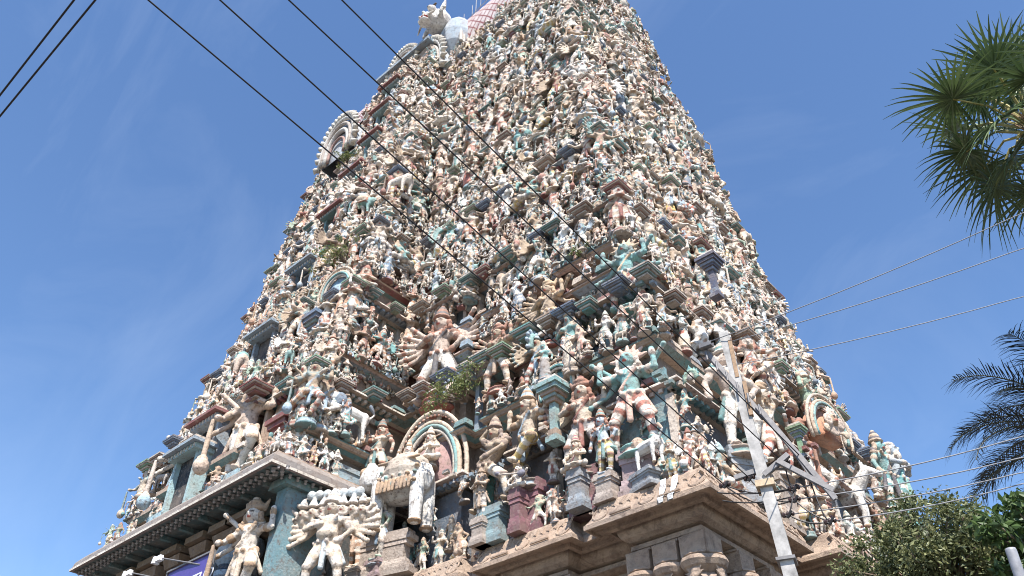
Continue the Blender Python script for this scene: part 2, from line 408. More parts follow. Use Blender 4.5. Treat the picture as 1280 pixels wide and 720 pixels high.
def quad(kind):
    P = [cap((-.02, 0, .52), (.42, 0, .5), .15, .14, SKIN), ell((.46, 0, .5), (.13, .13, .15), SKIN)]
    for x, y in ((-.06, -.09), (-.1, .09), (.44, -.09), (.5, .09)):
        P += [cap((x, y, .45), (x - .02, y, .22), .07, .045, SKIN), cap((x - .02, y, .22), (x, y, .04), .042, .036, SKIN), ell((x - .01, y, .03), (.05, .045, .03), GOLD)]
    if kind == 'horse':
        P += [cap((-.08, 0, .58), (-.26, 0, .8), .11, .07, SKIN), cap((-.25, 0, .83), (-.42, -.01, .7), .062, .045, SKIN), cap((-.22, .03, .88), (-.23, .03, .95), .02, .01, SKIN), cap((-.22, -.03, .88), (-.23, -.03, .95), .02, .01, SKIN)]
        P += [cap((-.05, 0, .7), (-.2, 0, .93), .035, .025, DARK), cap((.56, 0, .56), (.66, 0, .3), .035, .025, DARK), cap((-.3, -.05, .86), (-.33, -.05, .72), .014, .014, GOLD)]
    elif kind == 'elephant':
        P = [ell((.18, 0, .56), (.38, .2, .26), SKIN)] + [q for x, y in ((-.08, -.11), (-.08, .11), (.42, -.11), (.42, .11)) for q in (cap((x, y, .5), (x, y, .06), .085, .07, SKIN), ell((x, y, .03), (.08, .08, .03), GOLD))]
        P += [ell((-.24, 0, .68), (.17, .15, .17), SKIN), cap((-.36, 0, .62), (-.46, 0, .36), .07, .05, SKIN), cap((-.46, 0, .36), (-.4, 0, .14), .05, .035, SKIN), cap((-.4, 0, .14), (-.3, 0, .16), .035, .03, SKIN),
              ell((-.16, -.17, .66), (.1, .03, .14), SKIN), ell((-.16, .17, .66), (.1, .03, .14), SKIN), cap((-.34, -.07, .56), (-.46, -.08, .46), .025, .012, WHITE), cap((-.34, .07, .56), (-.46, .08, .46), .025, .012, WHITE)]
    elif kind == 'lion':
        P += [ell((-.12, 0, .66), (.17, .17, .2), ACC), ell((-.22, 0, .72), (.12, .11, .12), SKIN), ell((-.34, 0, .68), (.07, .07, .055), SKIN), ell((-.36, 0, .64), (.05, .06, .02), LIP),
              ell((-.30, -.05, .77), (.03, .03, .03), WHITE), ell((-.30, .05, .77), (.03, .03, .03), WHITE)]
        P += [cap((.56, 0, .52), (.7, 0, .7), .03, .025, SKIN), cap((.7, 0, .7), (.6, 0, .84), .025, .05, ACC)]
    return P
blanket = [ell((.2, 0, .62), (.22, .21, .17), ACC), cap((.0, -.15, .55), (.0, -.16, .42), .03, .03, GOLD), cap((.4, -.15, .55), (.4, -.16, .42), .03, .03, GOLD), cap((.02, -.17, .44), (.38, -.17, .44), .022, .022, GOLD),
           cap((.0, -.1, .69), (.4, -.1, .68), .02, .02, GOLD)]
def rider():
    B, K = human('sit', ('up', 'lap')); o = []
    for p in B + K:
        if p[0] == 'c': o.append(('c', p[1] * .62 + [.2, 0, .66], p[2] * .62 + [.2, 0, .66], p[3] * .62, p[4] * .62, p[5]))
        else: o.append(('e', p[1] * .62 + [.2, 0, .66], p[2] * .62, p[3]))
    return o
T('horse', quad('horse'), {'saddle_cloth': blanket, 'rider': rider()}, 'prancing horse carrying a rider', .6)
blanket_e = [ell((-.02 + .09 * i, -.16 - .03 * (j < 2), .46 + .09 * j), (.025, .03, .025), GOLD if (i + j) % 2 else CLOTH) for i in range(6) for j in range(3)] + [ell((-.36, 0, .78), (.06, .09, .07), GOLD), ell((-.30, 0, .86), (.05, .06, .04), ACC)] + [ell((.2, 0, .64), (.3, .23, .25), ACC)] + [cap((-.02 + .05 * i, -.2, .5), (-.02 + .05 * i, -.215, .38), .022, .018, GOLD) for i in range(9)] + [cap((-.06, -.17, .74), (.45, -.17, .74), .02, .02, GOLD)]
T('elephant', quad('elephant'), {'saddle_cloth': blanket_e, 'rider': rider()}, 'caparisoned elephant', .35)
T('lion', quad('lion'), {}, 'crouching lion with bulging eyes', .8)

# ornaments that belong to the tower
ORN = {}
ORN['scroll'] = spiral((-.2, .35), .17, 1.4, 1, .04, SKIN) + spiral((.2, .35), .17, 1.4, -1, .04, SKIN, th0=PI) + [ell((0, 0, .42), (.13, .09, .14), GOLD), ell((-.05, -.08, .47), (.035, .03, .035), DARK), ell((.05, -.08, .47), (.035, .03, .035), DARK), ell((0, -.09, .37), (.05, .03, .025), LIP)] + \
    [cap((math.sin(a) * .12, .02, .5 + math.cos(a) * .08), (math.sin(a) * .26, .02, .55 + math.cos(a) * .3), .05, .015, SKIN) for a in (-1.1, -.6, -.2, .2, .6, 1.1)] + spiral((-.34, .14), .11, 1.2, -1, .032, ACC) + spiral((.34, .14), .11, 1.2, 1, .032, ACC, th0=PI) + [ell((0, .05, .3), (.3, .04, .28), SKIN)]
ORN['leaf'] = [cap((math.sin(a) * .08, 0, .1 + math.cos(a) * .08), (math.sin(a) * .4, -.05, .12 + math.cos(a) * .72), .07, .02, SKIN if k % 2 else ACC) for k, a in enumerate(np.linspace(-1.3, 1.3, 9))] + [ell((0, -.05, .14), (.14, .1, .14), GOLD)] + spiral((0, .3), .12, 1.3, 1, .03, GOLD, y=-.08)
ORN['kudu'] = [cap((.3 * math.cos(a), 0, .3 + .3 * math.sin(a)), (.3 * math.cos(a + .4), 0, .3 + .3 * math.sin(a + .4)), .07, .07, SKIN) for a in np.arange(-.5, PI + .2, .4)] + [ell((0, .03, .3), (.25, .05, .25), BACK), ell((0, -.04, .32), (.1, .06, .13), GOLD), cap((0, 0, .62), (0, 0, .9), .07, .02, ACC)] + \
    [ell((.42 * math.cos(a), .02, .3 + .42 * math.sin(a)), (.06, .05, .06), ACC) for a in np.arange(-.3, PI + .4, .42)]
ORN['pot'] = [ell((0, 0, .12), (.16, .16, .06), BACK), ell((0, 0, .34), (.24, .24, .2), SKIN), ell((0, 0, .52), (.15, .15, .05), GOLD), ell((0, 0, .64), (.2, .2, .08), ACC), cap((0, 0, .68), (0, 0, .95), .1, .02, SKIN)]
ORN['swag'] = [ell((x, -.04 * math.cos(x * 3), .25 + .5 * x * x), (.075, .06, .08), SKIN if i % 2 else GOLD) for i, x in enumerate(np.linspace(-.5, .5, 11))] + [ell((x, 0, .5), (.1, .07, .12), ACC) for x in (-.48, 0, .48)] + [ell((.25, 0, .15), (.12, .07, .09), SKIN), ell((-.25, 0, .12), (.12, .07, .1), SKIN)]
def bird():
    return [ell((0, 0, .35), (.16, .26, .17), SKIN), cap((0, -.18, .42), (0, -.26, .68), .07, .05, SKIN), ell((0, -.3, .74), (.07, .09, .07), SKIN), cap((0, -.36, .73), (0, -.46, .68), .03, .01, GOLD), ell((-.18, .05, .42), (.05, .25, .16), ACC), ell((.18, .05, .42), (.05, .25, .16), ACC),
            cap((-.06, 0, .25), (-.06, -.02, .02), .03, .03, GOLD), cap((.06, 0, .25), (.06, -.02, .02), .03, .03, GOLD), ell((0, .32, .3), (.14, .2, .1), ACC)]
ORN['bird'] = bird()

# paint schemes: skin, cloth, stripe, gold, dark, lip, accent, white, back
SKINS = {'cream': (.61, .51, .405), 'pale': (.71, .64, .56), 'pink': (.60, .48, .40), 'tan': (.43, .33, .235), 'white': (.79, .77, .73), 'turquoise': (.22, .42, .41), 'pale blue': (.47, .56, .63), 'grey': (.44, .41, .39), 'green': (.33, .44, .34)}
LEGS = {'cream': (.68, .55, .42), 'yellow striped': (.64, .48, .20), 'red striped': (.44, .17, .13), 'teal striped': (.16, .36, .36), 'blue striped': (.30, .41, .52), 'orange striped': (.58, .33, .20), 'grey striped': (.33, .31, .30), 'white': (.78, .74, .68)}
def scheme(skin=None, legs=None):
    skin = skin or random.choices(list(SKINS), [24, 27, 13, 14, 18, 9, 9, 8, 5])[0]
    legs = legs or random.choices(list(LEGS), [22, 11, 9, 10, 8, 8, 9, 20])[0]
    acc = random.choice([(.14, .28, .28), (.30, .12, .10), (.18, .25, .33), (.55, .34, .24), (.20, .36, .35), (.50, .27, .22), (.62, .50, .38), (.36, .48, .58), (.66, .56, .45), (.45, .34, .26), (.68, .62, .55)])
    gold = random.choice([(.52, .40, .30), (.42, .29, .19), (.60, .52, .45), (.24, .18, .15), (.34, .17, .12), (.2, .27, .27)])
    lc = LEGS[legs]
    c = [SKINS[skin], lc if random.random() < .5 else acc, lc, gold, (.06, .05, .045), (.45, .1, .08), acc, (.74, .68, .60), random.choice([(.14, .24, .25), (.36, .29, .24), (.22, .09, .09), (.45, .39, .34), (.28, .33, .38), (.2, .17, .15)])]
    return np.array(c, np.float32), skin, legs

GEO = {}
def geo(prims, key, vox):
    k = (key, vox)
    if k not in GEO: GEO[k] = fuse(prims, vox)
    return GEO[k]
def geo_mesh(prims, key, vox, cols, name):
    co, F, tg = geo(prims, key, vox)
    c = cols[tg] * rng.uniform(.93, 1.07, (len(co), 1)).astype(np.float32)
    return mesh_np(name, co, F, c)

class Batch:
    """many small ornaments merged into one mesh"""
    def __init__(s): s.V = []; s.F = []; s.C = []; s.n = 0
    def add(s, g, M, cols):
        co, F, tg = g
        A = np.array(M.to_3x3()); t = np.array(M.translation)
        s.V.append((co @ A.T + t).astype(np.float32)); s.F.append(F + s.n); s.n += len(co)
        s.C.append(cols[tg])
    def build(s, name, parent=None):
        me = mesh_np(name, np.concatenate(s.V), np.concatenate(s.F), np.concatenate(s.C))
        return link(name, me, parent)

# ------------------------------------------------------------------ the tower's stepped plan
CX0, CC, Y0, YB0 = -7.4, -24.1, 14.2, 31.2
def dims(h):
    sg = math.sin(PI * max(0, min(h, 26)) / 26)          # the slopes are slightly hollow
    cx = CX0 - .18 * h - .45 * sg; w = cx - CC
    y0 = Y0 + .12 * h + .2 * sg; yb = YB0 - .09 * h - .7 * sg
    wb = 5.8 - .1 * h; bay = min(11 + .24 * max(h - 3, 0) + .35 * sg * (h > 3.2), y0 - .9) if h > 2.9 else 12.6
    return cx, w, y0, yb, wb, bay, w / 16.7
def outline(h, inner=True):
    """clockwise ring, starts at the near corner and runs west along the doorway side"""
    cx, w, y0, yb, wb, bay, s = dims(h)
    Ls = w - wb; sd = .5 * s; sw = .36 * s
    a = [0, .30, .30 + .035, .63, .665, .965]
    half = [(0, y0), (a[1] * Ls, y0), (a[1] * Ls, y0 + sd), (a[2] * Ls, y0 + sd), (a[2] * Ls, y0 + .05), (a[3] * Ls, y0 + .05), (a[3] * Ls, y0 + sd), (a[4] * Ls, y0 + sd), (a[4] * Ls, y0), (a[5] * Ls, y0), (a[5] * Ls, y0 + sd), (Ls, y0 + sd), (Ls, bay)]
    wi = wb * .5
    if inner: half += [(w - wi, bay), (w - wi, bay - .45 * s)]
    right = [(cx - d, y) for d, y in half]
    wl = w - 2 - .05 * min(h, 20)          # the far shoulder is a little narrower than the near one
    def mir(x):
        u = x - CC
        return CC - (u if u <= wb else wb + (u - wb) * (wl - wb) / (w - wb))
    left = [(mir(x), y) for x, y in reversed(right)]
    Lb = yb - y0; pr = .5 * s
    side = [(cx, yb), (cx, yb - .27 * Lb), (cx - sd, yb - .27 * Lb), (cx - sd, yb - .27 * Lb - sw), (cx + pr, yb - .27 * Lb - sw), (cx + pr, y0 + .27 * Lb + sw), (cx - sd, y0 + .27 * Lb + sw), (cx - sd, y0 + .27 * Lb)]
    side.append((cx, y0 + .27 * Lb))
    west = [(2 * CC - x + (w - wl), y) for x, y in reversed(side)]
    return right + left + west + side

def ring(mb, pts, prof, cols):
    """sweeps a profile [(offset, z)] round a rectilinear ring with mitred corners"""
    n = len(pts); off = []
    for i in range(n):
        N = Vector((0, 0))
        for a, b in ((pts[i - 1], pts[i]), (pts[i], pts[(i + 1) % n])):
            d = Vector((b[0] - a[0], b[1] - a[1])).normalized(); N += Vector((-d.y, d.x))
        off.append(N)
    base = len(mb.V)
    for o, z in prof:
        for p, N in zip(pts, off): mb.V.append((p[0] + N.x * o, p[1] + N.y * o, z))
    for j in range(len(prof) - 1):
        for i in range(n):
            k = (i + 1) % n
            mb.F.append((base + j * n + i, base + (j + 1) * n + i, base + (j + 1) * n + k, base + j * n + k)); mb.C.append(cols[j])

def segs(h, inner=True):
    P = outline(h, inner); return [(P[i], P[(i + 1) % len(P)]) for i in range(len(P))]

CREAM, TANC, PALE = (.58, .49, .41), (.42, .32, .25), (.66, .60, .54)
TEAL, MAROON, BLUE, GREEN, PINK = (.14, .26, .27), (.22, .09, .09), (.27, .35, .42), (.24, .34, .25), (.56, .42, .37)
DKS = [(.10, .15, .17), (.16, .07, .07), (.2, .16, .13), (.13, .16, .2), (.28, .22, .18)]  # dark wall paints, deepened to imitate shadow in the gaps behind figures

tower = tag(bpy.data.objects.new('gopuram', None), 'towering stepped temple gateway crowded with faded painted sculpture above a granite storey', 'temple tower')
COL.objects.link(tower); tower.location = (CC, 22.7, 0)
def tchild(o, parent=tower):
    o.parent = parent
    if parent is tower: o.matrix_parent_inverse = Matrix.Translation(tower.location).inverted()
    return o
def part(mb, name, mat=STUCCO, smooth=False, parent=tower): return tchild(mb.build(name, mat, None, smooth), parent)

# --- granite storey
mb = MB(); P0 = outline(0, False)
prof = [(-1.3, ZB + .66), (-.30, ZB + .66), (-.26, ZB + .60), (-.20, ZB + .42), (-.10, ZB + .22), (-.02, ZB + .12), (0, ZB + .11), (0, ZB), (-.06, ZB - .01), (-.08, ZB + .04), (-.30, ZB + .05), (-.32, ZB - .03), (-.42, ZB - .05), (-.44, ZB + .02), (-.52, ZB + .02), (-.54, ZB - .10), (-.60, ZB - .20), (-.72, ZB - .27), (-.88, ZB - .30),
        (-.88, ZB - .33), (-.74, ZB - .35), (-.72, ZB - .46), (-.86, ZB - .50), (-1.02, ZB - .52), (-1.02, ZB - .98), (-.98, ZB - 1.0), (-1.05, ZB - 1.06), (-1.05, ZB - 4.2), (-.7, ZB - 4.3), (-.5, ZB - 4.6), (-.72, ZB - 4.7), (-.72, ZB - 7.2), (-.3, ZB - 7.3), (-.2, ZB - 8.3), (-.2, ZB - 9.3)]
ring(mb, P0, prof, [(1, 1, 1)] * (len(prof) - 1))
stone_storey = part(mb, 'granite_storey', STONE)

def edge_frame(a, b):
    a = Vector((*a, 0)); b = Vector((*b, 0)); d = (b - a); L = d.length; d.normalize(); n = Vector((-d.y, d.x, 0))
    return a, d, n, L
ang_of = lambda n: math.atan2(n.x, -n.y)      # turns a -Y facing thing to face n
# capitals, brackets and pilasters under the granite cornice
caps = MB()
def capital(p, n, s=1):
    M = Matrix.Rotation(ang_of(n), 3, 'Z')
    def bx(c, d, tp=1): caps.box(Vector((p.x, p.y, 0)) + M @ Vector((c[0], c[1], 0)) + Vector((0, 0, c[2])), d, rot=M, taper=tp)
    bx((0, -.14 * s, ZB - .77), (.60 * s, .5, .42)); bx((0, -.1 * s, ZB - .54), (.66 * s, .5, .05))
    z = ZB - 1.03
    prof = [(.14, -.52), (.24, -.48), (.20, -.40), (.16, -.36), (.34, -.24), (.40, -.14), (.38, -.06), (.30, -.02), (.33, .0), (.31, .05)]
    caps.lathe(Vector((p.x, p.y, z + .04)) + M @ Vector((0, -.2, 0)), [(r * s, q) for r, q in prof], n=12)
    for key, dz, sc in (('leaf', -.5, .62), ('scroll', -.28, .42)):
        g = geo(ORN[key], key + 'cap', .045); V0 = g[0] * sc * s; V1 = [Vector((p.x, p.y, z + dz)) + M @ Vector((float(v[0]), float(v[1]) - .42 * s, float(v[2]))) for v in V0]
        caps.add(V1, [tuple(int(i) for i in f) for f in g[1]])
    bx((0, -.1, ZB - 1.9), (.36 * s, .34, 1.1)); bx((0, -.1, ZB - 3.4), (.4 * s, .36, 1.9))
for (a, b) in [s for s in segs(0, False)]:
    A, d, n, L = edge_frame(a, b)
    if L < 1.5: continue
    if n.y > .5 or n.x < -.5: continue
    k = max(1, round(L / 2.1))
    for i in range(k + 1):
        u = .95 + (L - 1.9) * i / k
        caps = MB(); capital(A + d * u - n * 1.0, n); part(caps, 'stone_capital', STONE)
    M = Matrix((d, -n, Vector((0, 0, 1)))).transposed()
    def on(u, o, z): return A + d * u + n * o + Vector((0, 0, ZB + z))
    mot = MB()
    for u in np.arange(.35, L - .3, 1.27):
        for k in range(12):
            a0 = 2 * PI * k / 12; a1 = 2 * PI * (k + 1) / 12; r = .2
            mot.tube([on(u + r * math.cos(a0), -.15 - .10 * math.sin(a0), .34 + r * .9 * math.sin(a0)), on(u + r * math.cos(a1), -.15 - .10 * math.sin(a1), .34 + r * .9 * math.sin(a1))], .026, n=5)
        if u + 1.0 < L: mot.tube([on(u + .36, -.02, .19), on(u + .92, -.02, .19)], .03, n=5)
        for q in np.arange(u - .2, u + 1.0, .21):
            if q < L - .1: mot.tube([on(q, -.27, .60), on(q + .04, -.2, .42), on(q + .12, -.22, .48)], .03, n=5)
    part(mot, 'cornice_carving', STONE)
    # carved lumps between the capitals and worn heads on the ledge
    for q in np.arange(1.1, L - .6, .5):
        key = random.choice(['scroll', 'leaf', 'swag', 'pot']); g = geo(ORN[key], key, .05)
        me = mesh_np('relief', g[0], g[1], None, mats=(STONE,)); p = on(q, -.86, -1.62 + random.uniform(-.08, .08)); tchild(link('stone_relief', me, None, p, ang_of(n), random.uniform(.55, .85)))
    for q in np.arange(.5, L - .3, 1.9):
        key = random.choice(['lotus', 'bird', 'lion']); g = geo(TEMPL[key][0] if key in TEMPL else ORN[key], key + 's', .04)
        me = mesh_np('ledge_figure', g[0], g[1], None, mats=(STONE,)); p = on(q, -.5, .62); tchild(link('ledge_figure', me, None, p, ang_of(n) + random.uniform(-.6, .6), random.uniform(.5, .75)))
# two lime-white brush strokes down the granite cornice
wm = MB()
for u0 in (-8.3, -8.62):
    pr = [(.30, .667), (.26, .606), (.20, .426), (.10, .226), (.02, .126), (-.006, .112), (-.006, .0)]
    V = []
    for k, (o, z) in enumerate(pr):
        wv = .075 + .015 * math.sin(k * 2.3 + u0); sk = (.05 * k / 6 if u0 < -8.5 else -.03 * k / 6)
        V += [(u0 + sk - wv, Y0 + o - .035, ZB + z + .01), (u0 + sk + wv, Y0 + o - .035, ZB + z + .01)]
    wm.add(V, [(2 * k, 2 * k + 1, 2 * k + 3, 2 * k + 2) for k in range(6)], (.75, .78, .80))
part(wm, 'whitewash_mark')

# --- stucco tiers
TIERS = [5.0, 4.6, 4.2, 3.8, 3.5, 3.2, 2.9, 2.6, 2.2]
ROWS = []      # (h0, height, kind, tier)
h = .66
for t, H in enumerate(TIERS):
    H2 = H - (.66 if t == 0 else 0)
    for f, kind in (((.66, 'main'), (.34, 'mid')) if t == 0 else (((.46, 'main'), (.28, 'mid'), (.26, 'mid')) if t < 4 else ((.55, 'main'), (.45, 'mid')))):
        ROWS.append((h, H2 * f, kind, t)); h += H2 * f
HTOP = h
ROWS.append((HTOP, .75, 'mid', len(TIERS) - 1))
DEPTH = lambda hh: 1.0 * (1 - .35 * min(1, hh / 30))

storeys = []
for t in range(len(TIERS)):
    mb = MB()
    for (h0, H, kind, tt) in ROWS:
        if tt != t: continue
        P = outline(h0 + .01, True); dp = DEPTH(h0); z = ZB + h0
        c1 = random.choice([CREAM, TANC, PALE, TEAL, BLUE]); c2 = random.choice([TEAL, MAROON, PALE, BLUE, PINK, TANC])
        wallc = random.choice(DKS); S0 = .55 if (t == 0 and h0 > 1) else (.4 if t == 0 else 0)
        if kind == 'main':
            q = .26 * min(1, H / 1.6)
            prof = [(-dp - .5, z + .0), (-.14, z), (-.08, z - .03), (-.08, z - .08), (-.15, z - .1), (-.17, z - .17), (-.26, z - .19)]
            if h0 < 1: prof = [(-dp - .5, z + .02), (-.5, z + .02), (-.46, z - .01), (-.46, z - .02), (-.5, z - .03), (-.5, z - .04), (-.52, z - .05)]
            ring(mb, P, prof, [PALE, c1, c1, CREAM, c2, c2])
            # wall and its own cornice at the head of the row
            zt = z + H
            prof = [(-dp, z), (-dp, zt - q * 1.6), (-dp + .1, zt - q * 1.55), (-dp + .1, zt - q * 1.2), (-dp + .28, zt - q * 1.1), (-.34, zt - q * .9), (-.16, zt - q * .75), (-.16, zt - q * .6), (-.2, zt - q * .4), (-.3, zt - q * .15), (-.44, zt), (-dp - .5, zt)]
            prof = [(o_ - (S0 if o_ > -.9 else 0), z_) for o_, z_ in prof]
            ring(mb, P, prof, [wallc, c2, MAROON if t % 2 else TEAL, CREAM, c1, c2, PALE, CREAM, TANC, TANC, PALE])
        else:
            prof = [(-dp - .5, z + .004), (-.18, z + .004), (-.14, z - .03), (-.14, z - .08), (-.2, z - .1), (-.24, z - .15)]
            prof = [(o_ - S0, z_) for o_, z_ in prof]
            ring(mb, P, prof, [TANC, c1, c2, c1, c2])
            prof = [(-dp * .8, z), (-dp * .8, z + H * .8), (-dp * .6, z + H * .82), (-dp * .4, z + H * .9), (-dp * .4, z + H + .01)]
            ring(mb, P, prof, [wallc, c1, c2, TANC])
    o = part(mb, 'stucco_storey'); storeys.append(o)
# solid core so nothing shows through
core = MB()
for k in range(30):
    hh = k; cx, w, y0, yb, wb, bay, s = dims(hh)
    core.box((CC + 1.3, (y0 + yb) / 2 + .3, ZB + hh + .5), (2 * w - 4.8, yb - y0 - 2.2, 1.02), (.2, .15, .12))
    core.box((CC, bay + 3.3, ZB + hh + .5), (2 * wb - 2.4, 4, 1.02), (.2, .15, .12))
part(core, 'inner_core')

# dentils and coloured corner blocks under the main cornices
dent = MB()
for (h0, H, kind, t) in ROWS:
    P = segs(h0 + .01); dp = DEPTH(h0)
    for a, b in P:
        A, d, n, L = edge_frame(a, b)
        if n.y > .5 or n.x < -.5: continue
        M = Matrix.Rotation(ang_of(n), 3, 'Z')
        if kind == 'main':
            cc = random.choice([PALE, CREAM, TEAL, BLUE, MAROON])
            for u in np.arange(.1, L, .26): dent.box(A + d * u - n * (.38 + (.4 if t == 0 else 0)) + Vector((0, 0, ZB + h0 + H - .30 * min(1, H / 1.6))), (.12, .22, .1), cc, rot=M)
        if L > 1.0:
            for u in np.arange(.25, L - .1, random.uniform(.7, 1.1)):
                if h0 < 1 and A.y < 14 : continue
                if t == 0 and random.random() < .6: continue
                if kind == 'main': dent.box(A + d * u - n * (dp - .1) + Vector((0, 0, ZB + h0 + H * .42)), (.16, .2, H * .8), random.choice([TEAL, PALE, CREAM, TANC, BLUE]), rot=M)
                hgt = random.uniform(.12, .25); dent.box(A + d * u - n * (.2 if t else .8) + Vector((0, 0, ZB + h0 + hgt / 2)), (random.uniform(.35, .6), .34, hgt), random.choice([TEAL, PALE, CREAM, MAROON, BLUE, TANC]), rot=M, taper=.85)
part(dent, 'moulding_block_row')
# small stepped canopies that jut out over the figures at the corners of each projection
def canopy(p, n1, w, hh, cols):
    m = MB(); M = Matrix.Rotation(ang_of(n1), 3, 'Z')
    for k, (f, ww) in enumerate(((0, .62), (.18, .8), (.34, 1.0), (.5, 1.18), (.62, 1.25), (.78, .95), (.92, .6))):
        m.box(Vector((p.x, p.y, p.z + f * hh)), (w * ww, w * ww, hh * .14), cols[k % len(cols)], rot=M)
    return m
CAN = []
for (h0, H, kind, t) in ROWS:
    if kind != 'main' or t == 0: continue
    P = outline(h0 + .01); s_ = 1 - .35 * h0 / 30
    for i in range(len(P)):
        a_, b_, c_ = P[i - 1], P[i], P[(i + 1) % len(P)]
        d1 = Vector((b_[0] - a_[0], b_[1] - a_[1])).normalized(); d2 = Vector((c_[0] - b_[0], c_[1] - b_[1])).normalized()
        if d1.x * d2.y - d1.y * d2.x > 0: continue
        nn = Vector((-d1.y, d1.x)) + Vector((-d2.y, d2.x))
        if nn.y > 0 and nn.x < 0: continue
        w_ = .6 * s_ * random.uniform(.75, 1.3)
        cc = random.choice([[(.13, .27, .26), (.5, .47, .42), (.10, .2, .2)], [(.5, .45, .4), (.2, .34, .33)], [(.22, .34, .24), (.55, .5, .45)], [(.11, .15, .22), (.26, .34, .44)], [(.34, .25, .19), (.6, .54, .48)], [(.22, .07, .07), (.5, .4, .34)]])
        CAN.append(canopy(Vector((b_[0] - nn.x * (.3 * w_ + .02), b_[1] - nn.y * (.3 * w_ + .02), ZB + h0 + H * random.uniform(.86, .98))), Vector((0, -1, 0)), w_, .42 * s_, cc))
    for a_, b_ in segs(h0 + .01):
        A, d, n, L = edge_frame(a_, b_)
        if n.y > .5 or n.x < -.5 or L < 1.6: continue
        for q in (.5,) if L < 3 else (.33, .68):
            if abs(A.x + d.x * L * q - CC) < 1.2 and n.y < -.5: continue
            w_ = .55 * s_ * random.uniform(.75, 1.3); cc = random.choice([[(.13, .27, .26), (.5, .47, .42)], [(.5, .45, .4), (.3, .2, .16)], [(.11, .15, .22), (.26, .34, .44)], [(.22, .34, .24), (.5, .45, .4)]])
            pp = A + d * (L * q) - n * (.2 * w_); CAN.append(canopy(Vector((pp.x, pp.y, ZB + h0 + H * random.uniform(.72, .95))), n, w_, .42 * s_, cc))

for m_ in CAN[:100]: part(m_, 'corner_canopy')
rest = MB()
for m_ in CAN[100:]:
    k0 = len(rest.V); rest.V += m_.V; rest.F += [tuple(i + k0 for i in f) for f in m_.F]; rest.C += m_.C
part(rest, 'small_canopies')['kind'] = 'stuff'

# --- projecting slab over the porch of the doorway bay
SL0, SL1, SLY = -29.95, -18.25, 10.55
slab = MB(); zs = ZB + 3.0
P = [(SL1, 14.6), (SL1, SLY), (SL0, SLY), (SL0, 14.6)]
P = [(SL1, SLY), (SL0, SLY), (SL0, 15.5), (SL1, 15.5)]
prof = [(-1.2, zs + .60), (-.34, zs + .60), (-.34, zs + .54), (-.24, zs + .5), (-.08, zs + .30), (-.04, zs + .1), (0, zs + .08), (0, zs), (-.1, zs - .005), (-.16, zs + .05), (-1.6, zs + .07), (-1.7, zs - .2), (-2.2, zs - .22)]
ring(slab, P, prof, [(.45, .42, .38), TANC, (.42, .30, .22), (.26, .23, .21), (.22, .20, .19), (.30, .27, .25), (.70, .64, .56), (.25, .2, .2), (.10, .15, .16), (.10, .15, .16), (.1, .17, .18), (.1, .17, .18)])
# hanging buds under the lip
def bud(c): slab.lathe(c, [(.01, -.13), (.05, -.1), (.035, -.05), (.06, 0)], (.38, .36, .36), n=6)
for x in np.arange(SL0 + .2, SL1, .26): bud((x, SLY + .28, zs + .02)); bud((x + .13, SLY + .48, zs + .02))
for y in np.arange(SLY + .3, 14.3, .26): bud((SL1 - .28, y, zs + .02)); bud((SL1 - .48, y + .13, zs + .02))
for x in np.arange(SL0 + .6, SL1 - .5, 1.1): slab.box((x, SLY + 1.1, zs - .02), (.14, 1.0, .14), (.14, .24, .25))
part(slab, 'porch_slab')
porch = MB()
porch.box((CC, 14.1, ZB + 1.2), (11.2, 1.9, 4.4), (.035, .05, .055))  # near-black wall colour carries the porch's deep shade
porch.box((SL1 - .75, 12.3, ZB + 1.1), (.5, 1.6, 3.9), (.16, .27, .30)); porch.box((SL1 - .75, 12.2, ZB + 2.9), (.8, 1.8, .24), TEAL)
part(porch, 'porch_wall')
for i, x in enumerate((-21.2, -22.1, -23.4, -24.9, -26.3, -27.7)):
    pl = MB()
    pl.lathe((x, 12.1, ZB - 1.5), [(.3, 0), (.3, 2.6), (.38, 2.7), (.38, 2.85), (.3, 2.95), (.3, 3.05), (.42, 3.2), (.46, 3.4), (.4, 3.6), (.3, 3.65)], n=18,
             cols=[(.33, .40, .47)] * 2 + [(.4, .5, .58)] + [(.04, .06, .09)] * 2 + [(.33, .42, .5)] * 2 + [(.48, .5, .52)] * 2)
    pl.box((x, 12.05, ZB + 2.32), (.8, .7, .3), (.20, .13, .08), taper=1.25); pl.box((x, 12.0, ZB + 2.62), (1.0, 1.1, .2), (.18, .12, .07))  # cap browns darkened to paint in the shade under the slab
    part(pl, 'porch_pillar', smooth=False)

# --- doorways of the bay, one per storey
for t in range(len(TIERS)):
    h0, H = [(r[0], r[1]) for r in ROWS if r[3] == t and r[2] == 'main'][0]
    if t == 0: h0, H = 3.46, 2.4
    cx, w, y0, yb, wb, bay, s = dims(h0); y = bay - .45 * s
    fr = MB(); W = 1.1 * s + .1; Z = ZB + h0; HH = H * .8; y += .3
    fc = random.choice([BLUE, (.30, .45, .48), TEAL, (.2, .3, .4)]) if t else (.36, .52, .54)
    for q in (-1, 1): fr.box((CC + q * (W / 2 + .07), y - .02, Z + HH / 2), (.15, .5, HH), fc)
    fr.box((CC, y - .12, Z + HH + .08), (W + .5, .7, .16), fc); fr.box((CC, y - .2, Z + HH + .22), (W + .8, .9, .11), random.choice([MAROON, PALE, BLUE])); fr.box((CC, y - .16, Z + HH + .34), (W + .6, .8, .12), CREAM)
    for u in np.linspace(-W / 2 - .2, W / 2 + .2, 9): fr.box((CC + u, y - .48, Z + HH + .08), (.05, .05, .1), PALE)
    d = part(fr, 'doorway_frame')
    dk = MB(); dk.box((CC, y + .15, Z + HH / 2), (W, .5, HH), (.02, .03, .04)); part(dk, 'opening_shade_fill')  # solid near-black block, its colour standing in for the unlit doorway interior

